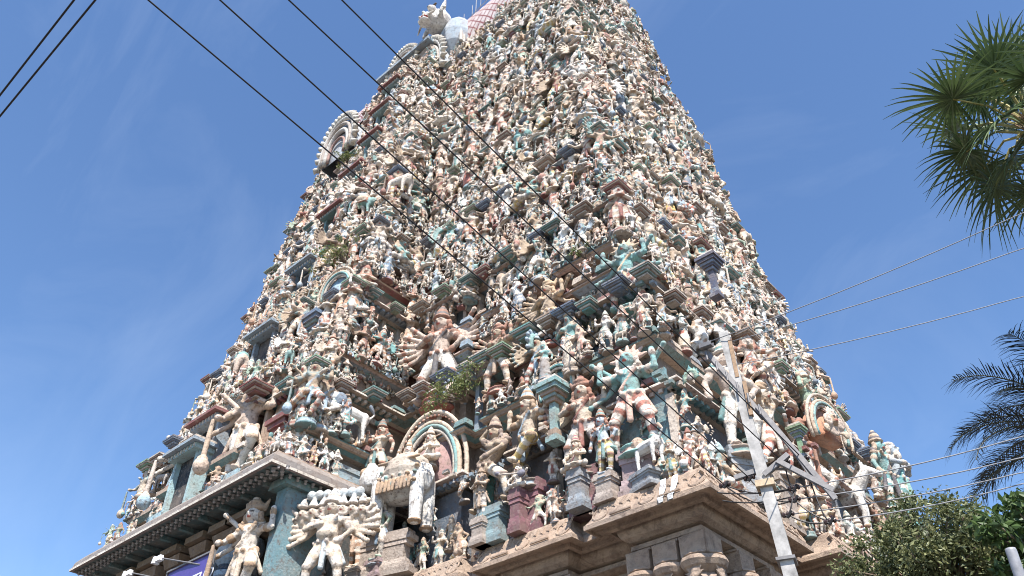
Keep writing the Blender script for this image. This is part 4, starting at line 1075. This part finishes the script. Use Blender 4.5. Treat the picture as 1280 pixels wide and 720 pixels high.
# green fluted column, maroon pillar, pedestals
g = MB()
g.lathe((-14.2, 14.75, ZB + 1.15), [(.24, 0), (.24, .12), (.19, .16), (.2, .3), (.17, 1.2), (.2, 1.25), (.16, 1.32), (.22, 1.45), (.17, 1.55), (.2, 1.7)], (.06, .22, .20), n=12)
part(g, 'fluted_column', smooth=False)
def pillar(name, x, y, h, s, c1, c2, rz=0):
    m = MB(); P = lambda dz: (x, y, ZB + h + dz * s)
    x, y = x * (y + .4) / y, y + .4
    for dz, w, hh, c in ((.08, .7, .16, c1), (.26, .5, .2, c2), (.75, .36, .8, c1), (1.22, .6, .12, c2), (1.32, .8, .1, c1), (1.42, 1.0, .12, c2), (1.53, 1.25, .12, c1), (1.65, 1.45, .12, c1), (1.78, 1.1, .14, PALE)):
        m.box(P(dz), (w * s * .52, w * s * .52, hh * s), c, rz)
    return part(m, name)
pillar('moulded_pillar', -20.0, 11.9, 3.46, 1.45, (.20, .05, .06), (.30, .10, .10))
pillar('moulded_pillar', -20.6, 12.6, 8.6, 1.3, (.13, .20, .30), (.20, .32, .30))
pillar('moulded_pillar', -22.0, 13.6, 13.6, 1.2, (.16, .34, .30), (.12, .2, .28))
pillar('moulded_pillar', -11.3, 14.1, 2.7, 1.0, (.25, .42, .42), (.38, .27, .2))
pillar('moulded_pillar', -7.2, 15.9, 6.2, .8, (.10, .11, .16), (.22, .26, .33))
pillar('moulded_pillar', -7.4, 19.6, 2.9, .6, (.20, .34, .22), (.25, .36, .48))
def plinth(x, y, h, w, d, hh, c, rz=0):
    m = MB(); m.box((x, y, ZB + h - hh * .15), (w, d, hh * .3), c, rz); m.box((x, y, ZB + h - hh * .5), (w * .9, d * .88, hh * .4), tuple(q * .9 for q in c), rz); m.box((x, y, ZB + h - hh * .85), (w, d, hh * .3), c, rz)
    part(m, 'plinth')
for a in ((-25.7, 11.6, 4.1, 1.6, .8, .6, (.33, .50, .57)), (-22.1, 11.6, 4.1, 1.8, .8, .6, (.33, .50, .57)), (-19.4, 13.9, 4.3, .8, 1.5, .5, (.30, .41, .46))): plinth(*a)
# teal back slab behind the corner goddess, wooden-coloured back boards behind the guardians
for cx_, dim, col, tp in (((-9.3, 15.1, ZB + 2.6), (1.5, .12, 2.6), (.17, .28, .30), 1), ((-21.3, 12.3, ZB + 5.4), (1.3, .14, 2.4), (.24, .07, .09), 1), ((-25.0, 12.3, ZB + 5.2), (1.1, .14, 2.2), (.24, .07, .09), 1), ((-20.9, 12.3, ZB + 6.9), (1.2, .3, 1.6), (.44, .34, .26), .6), ((-24.7, 12.3, ZB + 6.6), (1.0, .3, 1.5), (.44, .34, .26), .6)):
    bk = MB(); bk.box(cx_, dim, col, taper=tp); part(bk, 'backing_slab')

# gables of the roof above the doorway bay
def gable(x, y, h, W, H, D, face=(0, -1), rim=(.62, .60, .56)):
    mb = MB(); ang = math.atan2(face[0], -face[1]); M = Matrix.Rotation(ang, 3, 'Z')
    P = lambda u, o, z: Vector((x, y, ZB + h)) + M @ Vector((u, -o, z))
    def A(r): return [(r * W * math.cos(a) * (1 + .12 * math.sin(a)), r * H * max(0, math.sin(a)) ** .8 - (.25 * H if math.sin(a) < 0 else 0)) for a in np.linspace(-.0, PI, 22)]
    a1 = A(1.0); n = len(a1)
    mb.add([P(u, 0, z) for u, z in a1] + [P(u, -D, z) for u, z in a1], [tuple(range(n)), tuple(range(2 * n - 1, n - 1, -1))] + [(i, i + n, i + 1 + n, i + 1) for i in range(n - 1)], (.42, .47, .52))
    for r, rad, o, c in ((1.02, .10, .15, rim), (.86, .08, .2, (.45, .40, .36)), (.7, .1, .15, rim), (.5, .06, .15, (.4, .25, .22))): mb.tube([P(u, o, z) for u, z in A(r)], rad * W, c, n=8)
    o = tchild(mb.build('gable', STUCCO, None, True))
    f = MB()
    for i, (u, z) in enumerate(A(1.05)):
        a = PI * i / 21; e = (u + math.cos(a) * W * .32, z + math.sin(a) * W * .32)
        f.tube([P(u, .1, z), P((u + e[0]) / 2, .25, (z + e[1]) / 2), P(e[0], .12, e[1])], [.13 * W, .12 * W, .03 * W], (.64, .61, .54), n=6)
    tchild(f.build('gable_rim', STUCCO, None, True))
gable(-13.9, 23.15, 32.8, 3.1, 5.4, 1.6, (1, 0))
gable(-22.4, 17.6, 30.9, 1.3, 3.2, 3.0)
gable(-24.3, 17.4, 32.8, 1.1, 2.3, 2.0)
gable(-27.2, 15.9, 26.6, 1.35, 3.0, 2.4)
barrel('bay_barrel_roof', -26.8, 18.5, ZB + 30.8, 3.4, 1.5, 2.4, .4)

# ------------------------------------------------------------------ ground and surroundings
def sheet(name, x0, y0, x1, y1, z, mat):
    me = mesh_np(name, [(x0, y0, z), (x1, y0, z), (x1, y1, z), (x0, y1, z)], [(0, 1, 2, 3)], None, mats=(mat,), smooth=False)
    return tag(link(name, me), kind='structure')
ASPH = plain('road_asphalt', (.05, .05, .052), .9, 0, .25, 4, .4); PAV = plain('pavement_slab', (.14, .13, .12), .9, 0, .2, 3, .3); DIRT = plain('dusty_ground', (.10, .085, .07), .95, 0, .25, .4, .3)
sheet('ground', -900, -900, 900, 900, 0, DIRT)
sheet('road', -300, -6, 300, 3.2, .004, ASPH)
pv = MB(); pv.box((0, 6, .065), (600, 5.6, .13), (1, 1, 1)); o = pv.build('pavement', PAV); tag(o, kind='structure')

# concrete power pole with its fittings
def tapered(mb, a, b, w0, w1, col, rz):
    M = Matrix.Rotation(rz, 3, 'Z'); V = []
    for p, (w, d) in ((a, w0), (b, w1)):
        for q in ((-1, -1), (1, -1), (1, 1), (-1, 1)): V.append(p + M @ Vector((q[0] * w / 2, q[1] * d / 2, 0)))
    mb.add(V, [(0, 3, 2, 1), (4, 5, 6, 7), (0, 1, 5, 4), (1, 2, 6, 5), (2, 3, 7, 6), (3, 0, 4, 7)], col)
pm = MB(); PB, PT = Vector((-3.54, 8.92, 0)), Vector((-3.97, 8.75, 8.42))
tapered(pm, PB, PT, (.19, .25), (.125, .16), (1, 1, 1), R(20))
pole = pm.build('power_pole', CONCRETE); tag(pole, 'leaning square concrete power pole with steel fittings in front of the granite corner', 'power pole')
at_ = lambda z: PB.lerp(PT, z / 8.42)
def fit(mb, name, mat): mb.build(name, mat, pole)
m = MB(); m.box(at_(6.12), (.22, .27, .08), rz=R(20)); fit(m, 'band', BEIGE)
m = MB(); m.box(at_(5.2), (.21, .27, .035), rz=R(20)); fit(m, 'band', STEEL)
m = MB(); m.box(at_(7.95) + Vector((.06, -.05, 0)), (.05, .05, .6), rz=R(20)); m.box(at_(7.3) + Vector((.1, -.05, 0)), (.05, .07, .5), rz=R(20)); fit(m, 'wooden_batten', WOOD)
def chan(mb, a, b, w=.07):
    a = Vector(a); b = Vector(b); d = (b - a); L = d.length; q = d.to_track_quat('Z', 'Y').to_matrix()
    for dx, dy, sx, sy in ((0, 0, w, .012), (-w / 2, .03, .012, .06), (w / 2, .03, .012, .06)):
        mb.box((a + b) / 2 + q @ Vector((dx, dy, 0)), (sx, sy, L), rot=q)
m = MB(); chan(m, (-4.23, 8.55, 8.15), (-3.72, 8.80, 7.0), .055); chan(m, (-4.23, 8.5, 8.16), (-4.05, 8.5, 8.14))
for k in range(6):
    p = Vector((-4.23, 8.5, 8.15)).lerp(Vector((-3.62, 8.72, 6.95)), .1 + k * .16); m.tube([p + Vector((0, 0, -.06)), p + Vector((0, 0, .08))], .014, n=6)
fit(m, 'crossarm', STEEL)
m = MB(); chan(m, (-3.75, 8.75, 7.15), (-3.18, 9.0, 5.8), .035); chan(m, (-3.65, 8.75, 6.35), (-3.17, 9.0, 5.9), .03); m.tube([(-3.7, 8.8, 6.3), (-3.5, 8.9, 6.28), (-3.16, 9.0, 5.9)], .018); m.tube([(-3.45, 8.88, 6.45), (-3.30, 8.95, 5.95)], .012)
fit(m, 'stay_bracket', STEEL)
def arm(p, q): m = MB(); chan(m, p, q, .05); fit(m, 'insulator_arm', STEEL)
arm((-3.78, 8.80, 6.32), (-4.16, 8.65, 6.25)); arm((-3.80, 8.72, 6.20), (-3.50, 8.85, 6.42))
def insul(p, ax=(0, 0, 1)):
    m = MB(); q = Vector(ax).to_track_quat('Z', 'Y').to_matrix(); p = Vector(p)
    prof = [(.012, -.07), (.03, -.06), (.035, -.04), (.018, -.03), (.018, -.015), (.036, -.008), (.036, .012), (.018, .02), (.018, .035), (.03, .045), (.028, .065), (.01, .075)]
    V = []; n = 10
    for r, z in prof:
        for k in range(n): V.append(p + q @ Vector((r * math.cos(2 * PI * k / n), r * math.sin(2 * PI * k / n), z)))
    m.add(V, [(i * n + k, i * n + (k + 1) % n, (i + 1) * n + (k + 1) % n, (i + 1) * n + k) for i in range(len(prof) - 1) for k in range(n)])
    m.build('insulator', INSUL, pole)
ENDS = [(-4.28, 8.59, 6.21), (-4.01, 8.72, 6.26), (-3.61, 8.90, 6.39), (-3.40, 8.98, 6.40)]
RE = [(-3.57, 8.91, 6.05), (-3.59, 8.90, 5.91), (-3.69, 8.86, 5.74), (-3.29, 9.02, 5.59)]
for p in ENDS + RE: insul(p, (1, .4, .1))
# jumpers looping between the insulators
jm = MB()
def loop(a, b, sag, r=.009):
    a = Vector(a); b = Vector(b); jm.tube([a.lerp(b, u) + Vector((0, -.03 * math.sin(PI * u), -sag * 4 * u * (1 - u))) for u in np.linspace(0, 1, 12)], r, n=5)
for a, b, sg in ((ENDS[0], RE[0], .1), (ENDS[0], RE[1], .16), (ENDS[1], RE[1], .14), (ENDS[2], RE[0], .12), (ENDS[3], RE[3], .2), (RE[0], RE[2], .08), (RE[2], RE[3], .07), (RE[1], RE[3], .05), ((-4.35, 8.5, 6.1), RE[0], .05), ((-4.3, 8.5, 5.98), (-3.6, 8.9, 5.95), .06)): loop(a, b, sg)
for p in ENDS + RE:
    p = Vector(p); jm.tube([p + Vector((.05, 0, .03)), p + Vector((.0, -.02, -.04)), p + Vector((-.06, 0, .02))], .02, n=6)
jm.build('jumper_cable', CABLE, pole)

# overhead wires, each its own thing
def wire(name, a, b, label, cat='cable', mat=CABLE, r=.0075, ext=2.2, sag=.0, ext0=0):
    a = Vector(a); b = Vector(b); d = b - a; m = MB(); pts = []
    for u in np.linspace(-ext0, ext, 30):
        p = a + d * u; uu = max(0, min(1, u)); p.z -= sag * 4 * uu * (1 - uu); pts.append(p)
    m.tube(pts, r, n=6); tag(m.build(name, mat, smooth=True), label, cat, 'wires crossing in front of the tower')
LA = [(-4.41, .69, 7.4), (-4.0, 1.07, 7.4), (-3.73, 1.47, 7.6), (-3.53, 1.82, 7.8)]
LN = ['lowest of the four black cables running from pole to upper sky', 'second lowest of the four black cables crossing the tower', 'second highest of the four black cables crossing the tower', 'highest of the four black cables, crossing the tower beside the lion crest']
for p, q, l in zip(ENDS, LA, LN): wire('overhead_cable', p, q, l)
wire('overhead_cable', (-4.83, .31, 7.4), (-5.86, .29, 7.1), 'outer of the two black cables across the empty sky corner', ext=6, ext0=6, r=.008)
wire('overhead_cable', (-4.71, .42, 7.4), (-6.08, .38, 7.1), 'inner of the two black cables across the empty sky corner, nearer the tower', ext=5, ext0=6, r=.008)
TOPS = [(-4.18, 8.60, 8.30), (-3.99, 8.68, 8.23), (-4.1, 8.62, 7.85)]
RA = [(-.15, 9.25, 8.6), (-.35, 9.77, 8.5), (-.63, 10.45, 8.3)]
for p, q, l in zip(TOPS, RA, ['topmost thin wire running from the pole top toward the fan palm', 'middle thin wire from the pole top, passing below the fan palm', 'lower thin wire from the pole top, above the feathery palm']): wire('overhead_wire', p, q, l, 'wire', CABLE_GREY, .006, 4, .06)
RB = [(-1.31, 10.6, 6.6), (-1.44, 10.93, 6.5), (-1.54, 11.11, 6.4), (-1.6, 11.19, 6.3)]
for p, q, l in zip(RE, RB, ['top one of the four pale wires passing over the leafy tree', 'second from top of the four pale wires over the leafy tree', 'third from top of the four pale wires over the leafy tree', 'bottom one of the four pale wires, brushing the leafy tree']): wire('overhead_wire', p, q, l, 'wire', CABLE_GREY, .0075, 4, .05)

# ------------------------------------------------------------------ trees
LEAF = leaf_mat('small_tree_leaves', (.04, .06, .02), (.30, .31, .14), .3)
LEAF2 = leaf_mat('bright_leaves', (.035, .07, .02), (.10, .16, .045), .3)
FAN = leaf_mat('fan_palm_leaf', (.035, .065, .022), (.15, .21, .075), .18)
FEATHER = leaf_mat('feather_palm_leaf', (.006, .012, .016), (.018, .028, .026), .05)
SHRUB = leaf_mat('wild_shrub_leaf', (.09, .13, .035), (.26, .27, .10), .3)
BARK = plain('grey_bark', (.16, .12, .09), .9, 0, .35, 12, .5)
PETI = plain('palm_petiole', (.30, .26, .08), .6, 0, .3, 6, .2)
DRY = plain('dry_palm_stub', (.24, .15, .08), .85, 0, .4, 20, .4)
def leafmesh(name, V, F, sh, mat, parent=None):
    me = mesh_np(name, V, F, None, mats=(mat,), smooth=False)
    at = me.attributes.new('shade', 'FLOAT', 'FACE'); at.data.foreach_set('value', np.array(sh, np.float32))
    return link(name, me, parent)
def leaves(centres, size, n, seed, curl=.3):
    r = np.random.default_rng(seed); V = []; F = []; sh = []
    for c in centres:
        for _ in range(n):
            p = Vector(c[:3]) + Vector(r.normal(0, c[3] * .45, 3)); d = Vector(r.normal(0, 1, 3)); d.z -= .35; d.normalize(); s = Vector(r.normal(0, 1, 3)).cross(d).normalized(); nn = d.cross(s)
            L = size * r.uniform(.6, 1.25); b = len(V)
            V += [p, p + d * L * .45 + s * L * .24 + nn * L * .06, p + d * L, p + d * L * .45 - s * L * .24 + nn * L * .06]; F.append((b, b + 1, b + 2, b + 3)); sh.append(r.uniform(0, 1) ** 1.4)
    return V, F, sh
def broad_tree(name, label, base, top, rad, ncl, nl, size, mat, seed, squash=.8):
    r = random.Random(seed); root = tag(bpy.data.objects.new(name, None), label, 'tree'); COL.objects.link(root); root.location = base; base = Vector(base)
    tr = MB(); C = Vector(top); tip = C - Vector((0, 0, rad * .5)); zero = Vector((0, 0, 0))
    tr.tube([zero, (tip - base) * .4 + Vector((.1, .05, 0)), tip - base], [.17, .13, .08], n=10)
    cl = []
    for i in range(ncl):
        v = Vector((r.gauss(0, 1), r.gauss(0, 1), r.gauss(0, 1))).normalized() * rad * r.uniform(.35, 1.0); v.z *= squash
        c = C + v; cl.append((*(c - base), r.uniform(.16, .34) * rad / 1.5)); st = (tip - base).lerp(C - base, r.uniform(-.6, .4))
        mid = st.lerp(c - base, .5) + Vector((r.uniform(-.1, .1), r.uniform(-.1, .1), .1)); tr.tube([st, mid, c - base], [.035, .02, .008], n=5)
    tr.build('trunk', BARK, root, True)
    V, F, sh = leaves(cl, size, nl, seed); leafmesh('crown', V, F, sh, mat, root)
    return root
broad_tree('broadleaf_tree', 'small-leaved grey-green tree in front of the far granite corner', (-3.3, 13.6, 0), (-3.5, 13.6, 6.35), 1.35, 230, 150, .08, LEAF, 3)
broad_tree('broadleaf_tree', 'bright green broad-leaved tree at the frame edge, below the feathery palm', (-1.9, 13.3, 0), (-1.85, 12.9, 6.2), 1.0, 70, 60, .15, LEAF2, 5)

def blade(V, F, sh, p, d, side, up, L, w, droop, shade, segs_=4):
    b = len(V); pts = []
    for i in range(segs_ + 1):
        u = i / segs_; q = p + d * L * u + Vector((0, 0, -droop * L * u * u * u)); ww = w * (math.sin(PI * min(1, (u + .12) * .85)) ** .7) * (1 - u * .75) + .001
        V.append(q - side * ww + up * ww * .5); V.append(q); V.append(q + side * ww + up * ww * .5)
    for i in range(segs_):
        a = b + i * 3; F.append((a, a + 1, a + 4, a + 3)); F.append((a + 1, a + 2, a + 5, a + 4)); sh += [shade, shade * .9]
def fan_palm(label, base, crown):
    root = tag(bpy.data.objects.new('fan_palm', None), label, 'palm tree'); COL.objects.link(root); root.location = base
    C = Vector(crown) - Vector(base); r = random.Random(11)
    tr = MB(); n = 40; tr.tube([Vector((.0, 0, 0)).lerp(C, i / n) for i in range(n + 1)], [.20 + .02 * (i % 2) - .05 * i / n for i in range(n + 1)], n=14); tr.build('trunk', BARK, root)
    st = MB()
    for i in range(40):
        a = i * 2.4; z = -1.2 + i * .035; v = Vector((math.cos(a), math.sin(a), .9)); st.tube([C + Vector((math.cos(a) * .12, math.sin(a) * .12, z)), C + Vector((math.cos(a) * .3, math.sin(a) * .3, z + .3))], [.05, .02], n=5)
    st.build('leaf_stub', DRY, root)
    for k in range(26):
        az = k * 2.399 + .4; el = R(78 - k * 5.2); L = r.uniform(1.3, 2.0)
        d = Vector((math.cos(az) * math.cos(el), math.sin(az) * math.cos(el), math.sin(el)))
        hub = C + d * L + Vector((0, 0, -.12 * (k / 30) - .1))
        pt = MB(); pt.tube([C + Vector((0, 0, -.2 - k * .015)), C + d * L * .5 + Vector((0, 0, .06)), hub], [.045, .03, .02], n=6)
        dirp = (hub - (C + d * L * .5)).normalized(); side = dirp.cross(Vector((0, 0, 1))).normalized(); up = side.cross(dirp)
        tilt = r.uniform(-.5, .1); nrm = (up * math.cos(tilt) + dirp * math.sin(tilt)); dd = (dirp * math.cos(tilt) - up * math.sin(tilt))
        V, F, sh = [], [], []; nb = 34; RL = r.uniform(1.25, 1.55)
        for j in range(nb):
            a = (j / (nb - 1) - .5) * R(300); q = dd * math.cos(a) + side * math.sin(a); s2 = (-dd * math.sin(a) + side * math.cos(a))
            ll = RL * (1 - .30 * abs(j / (nb - 1) - .5)) * r.uniform(.85, 1.08)
            blade(V, F, sh, hub, (q + nrm * .12 * (1 if j % 2 else -1) * .3 + nrm * r.uniform(-.05, .12)).normalized(), s2, nrm * (1 if j % 2 else 1), ll, .055, r.uniform(.0, .10) + (k / 26) * .3, r.uniform(.1, .9) * (1 - .4 * k / 30), 5)
        o = leafmesh('fan_leaf', V, F, sh, FAN, root); pt.build('petiole', PETI, o)
    return root
fan_palm('tall fan palm with round pleated leaves at the upper frame edge', (.7, 17.0, 0), (.7, 17.0, 16.8))

RIBD = plain('dark_midrib', (.05, .055, .03), .6, 0, .2, 6, 0)
def feather_palm(label, base, crown, n, Lf, seed):
    root = tag(bpy.data.objects.new('feather_palm', None), label, 'palm tree'); COL.objects.link(root); root.location = base
    C = Vector(crown) - Vector(base); r = random.Random(seed)
    tr = MB(); m = 30; tr.tube([Vector((0, 0, 0)).lerp(C, i / m) for i in range(m + 1)], [.16 + .015 * (i % 2) for i in range(m + 1)], n=12); tr.build('trunk', BARK, root)
    for k in range(n):
        az = k * 2.399 + seed; el = R(70 - 75 * k / n); L = Lf * r.uniform(.85, 1.1); V, F, sh = [], [], []; pts = []
        for i in range(19):
            u = i / 18; e = el - u * u * R(80); pts.append((pts[-1] if pts else C) + (Vector((math.cos(az) * math.cos(e), math.sin(az) * math.cos(e), math.sin(e))) * L / 18 if i else Vector((0, 0, 0))))
        for i in range(3, 18):
            t = (pts[i + 1] - pts[i]).normalized(); s = t.cross(Vector((0, 0, 1))).normalized(); up = s.cross(t)
            for f in range(4):
                p = pts[i].lerp(pts[i + 1], f / 4)
                for q in (-1, 1):
                    d = (t * r.uniform(.5, .8) + s * q * .75 + up * r.uniform(.0, .35)).normalized(); w = d.cross(up).normalized()
                    blade(V, F, sh, p, d, w, up * .3,   .72 * math.sin(PI * (.12 + .8 * i / 18)) * r.uniform(.85, 1.1), .012, r.uniform(.15, .45), r.random(), 3)
        o = leafmesh('frond', V, F, sh, FEATHER, root); rm = MB(); rm.tube(pts, [.024 - .001 * i for i in range(19)], n=6); rm.build('midrib', RIBD, o)
    return root
feather_palm('dark feathery palm with drooping fronds at the frame edge, above the bright tree', (-.75, 15.9, 0), (-.75, 15.9, 8.5), 40, 2.75, 2)

# wild shrubs rooted on the tower
def wild(label, c, rad, n, seed, size=.1):
    r = random.Random(seed); root = tag(bpy.data.objects.new('wild_shrub', None), label, 'shrub', 'wild shrubs rooted in the tower'); COL.objects.link(root); root.location = c
    cl = []; tw = MB()
    for i in range(n):
        v = Vector((r.gauss(0, 1), -abs(r.gauss(0, .7)), abs(r.gauss(.3, .7)))) * rad * .5; cl.append((*v, rad * .22)); tw.tube([Vector((0, .2, -.1)), v * .5, v], [.02, .012, .004], n=4)
    V, F, sh = leaves(cl, size, 34, seed); leafmesh('foliage', V, F, sh, SHRUB, root); tw.build('twigs', BARK, root)
wild('big yellow-green wild shrub beside the many-armed figure, above the horseshoe arch', (-14.15, 13.6, ZB + 4.75), 1.0, 34, 1)
wild('wispy green shrub on the bay ledge beside the blue-lintelled doorway', (-20.75, 13.2, ZB + 13.6), .9, 22, 2)
wild('small pale shrub sprouting beneath the tiled bay roof', (-25.6, 15.6, ZB + 24.9), .8, 16, 3)
wild('tiny green tuft high on the bay between small figures', (-23.5, 14.6, ZB + 19.2), .5, 9, 4)
wild('little bright tuft between figures near the tower corner', (-10.3, 14.4, ZB + 8.3), .35, 8, 5, .07)

# street lamp tip in front of the trees
lm = MB(); lp = (-1.45, 7.88)
lm.tube([(lp[0] - .1, lp[1] + .1, 0), (lp[0], lp[1], 3.8)], [.07, .05], n=12); lamp = lm.build('street_lamp', STEEL, smooth=True); tag(lamp, 'grey cylindrical street lamp head tipping up before the bright tree', 'street lamp')
m = MB(); q = Vector((.05, -.03, 1)).normalized(); a = Vector((lp[0], lp[1], 3.8)); m.tube([a, a + q * .05, a + q * .07, a + q * .12], [.05, .075, .075, .045], n=14); m.build('collar', STEEL, lamp, True)
m = MB(); m.tube([a + q * .1, a + q * .14, a + q * .58, a + q * .60, a + q * .61], [.036, .045, .045, .04, .01], n=16); m.build('lamp_tube', plain('pale_grey_casing', (.25, .25, .27), .5), lamp, True)

# sign and floodlight arms under the porch slab
sg = MB(); sc_, sd = Vector((-20.9, 10.75, ZB + .05)), Vector((1, 0, 0))
sg.box((-21.65, 10.72, ZB + .68), (2.3, .05, .95), (.06, .045, .20)); sign = sg.build('banner_sign', STUCCO)
SIGNM = plain('sign_purple_vinyl', (.085, .06, .26), .35, 0, .1, 5, 0); sign.data.materials[0] = SIGNM
tag(sign, 'purple banner sign with white lettering hung under the porch slab', 'sign')
fm = MB()
for z in (ZB + 1.18, ZB + .18): fm.box((-21.65, 10.68, z), (2.4, .07, .05))
for x in (-22.85, -20.45): fm.box((x, 10.70, ZB + .68), (.05, .07, 1.0))
fm.build('frame', STEEL, sign)
cu = bpy.data.curves.new('txt', 'FONT'); cu.body = 'NJUTUITTUID'; cu.size = .42; cu.extrude = .006; cu.align_x = 'CENTER'; cu.shear = .25
to = bpy.data.objects.new('txt', cu); COL.objects.link(to); dg = bpy.context.evaluated_depsgraph_get(); me = bpy.data.meshes.new_from_object(to.evaluated_get(dg)); bpy.data.objects.remove(to)
WHT = plain('white_lettering', (.78, .78, .80), .5, 0, .05, 5, 0); me.materials.clear(); me.materials.append(WHT)
link('lettering', me, sign, (-21.62, 10.688, ZB + .42), rot=(PI / 2, 0, 0))
for i, (x, z, l) in enumerate(((-23.1, ZB + 1.62, 'white floodlight on a thin rod under the porch slab, nearest the purple sign'), (-24.85, ZB + 1.64, 'white floodlight on a thin rod under the porch slab, farther along from the sign'))):
    m = MB(); m.tube([(x + 2.0, 10.7, z - .66), (x, 10.5, z)], .022, n=6); o = m.build('floodlight', STEEL); tag(o, l, 'floodlight', 'floodlights under the porch slab')
    m = MB(); m.box((x - .05, 10.48, z), (.24, .14, .16), taper=.7); m.box((x - .22, 10.46, z - .03), (.12, .2, .2), taper=.8); m.build('lamp_housing', WHT, o)

# ------------------------------------------------------------------ camera, sky and sun
cam = bpy.data.cameras.new('camera'); co_ = bpy.data.objects.new('camera', cam); COL.objects.link(co_)
cam.sensor_width = 36; cam.lens = 36 * 1034 / 1280; cam.clip_end = 3000; cam.clip_start = .05
co_.location = (0, 0, 1.6); co_.rotation_euler = (R(90 + 39.9), 0, R(42.1)); scene.camera = co_
SUN_EL, SUN_AZ = R(55), (.72, -.70)
wd = bpy.data.worlds.new('World'); scene.world = wd; wd.use_nodes = True; nt = wd.node_tree
sky = nt.nodes.new('ShaderNodeTexSky'); sky.sky_type = 'NISHITA'; sky.sun_disc = False; sky.sun_elevation = SUN_EL
sky.sun_rotation = math.atan2(SUN_AZ[0], SUN_AZ[1]); sky.altitude = 100; sky.air_density = 1.0; sky.dust_density = .3; sky.ozone_density = 2.0
bg = nt.nodes['Background']; hs = nt.nodes.new('ShaderNodeHueSaturation'); hs.inputs['Saturation'].default_value = 1.12; hs.inputs['Hue'].default_value = .503; nt.links.new(sky.outputs[0], hs.inputs['Color']); 
tcw = nt.nodes.new('ShaderNodeTexCoord'); mp = nt.nodes.new('ShaderNodeMapping'); mp.inputs['Scale'].default_value = (2.2, 5.5, 3.0); mp.inputs['Rotation'].default_value = (.4, .3, .9)
nt.links.new(tcw.outputs['Generated'], mp.inputs[0]); nz = nt.nodes.new('ShaderNodeTexNoise'); nz.inputs['Scale'].default_value = 1.3; nz.inputs['Detail'].default_value = 9; nz.inputs['Roughness'].default_value = .58; nz.inputs['Distortion'].default_value = .6
nt.links.new(mp.outputs[0], nz.inputs['Vector']); rr = ramp(nt, nz.outputs[0], [(.50, (0, 0, 0)), (.85, (.09, .09, .09))])
cl_ = mix(nt, rr.outputs[0], hs.outputs[0], (5.2, 5.8, 6.6)); nt.links.new(cl_, bg.inputs[0]); bg.inputs[1].default_value = .127
sl = bpy.data.lights.new('sun', 'SUN'); sl.energy = 4.8; sl.angle = R(.53); sl.color = (1, .95, .88)
so_ = bpy.data.objects.new('sun', sl); COL.objects.link(so_)
dv = Vector((SUN_AZ[0] * math.cos(SUN_EL), SUN_AZ[1] * math.cos(SUN_EL), math.sin(SUN_EL))); so_.rotation_euler = dv.to_track_quat('Z', 'Y').to_euler()
scene.view_settings.view_transform = 'Standard'; scene.view_settings.look = 'None'; scene.view_settings.exposure = .9; scene.view_settings.gamma = 1
scene.render.engine = 'CYCLES'; scene.cycles.filter_width = 1.0; scene.cycles.max_bounces = 5; scene.cycles.diffuse_bounces = 2; scene.cycles.glossy_bounces = 2; scene.cycles.transparent_max_bounces = 4
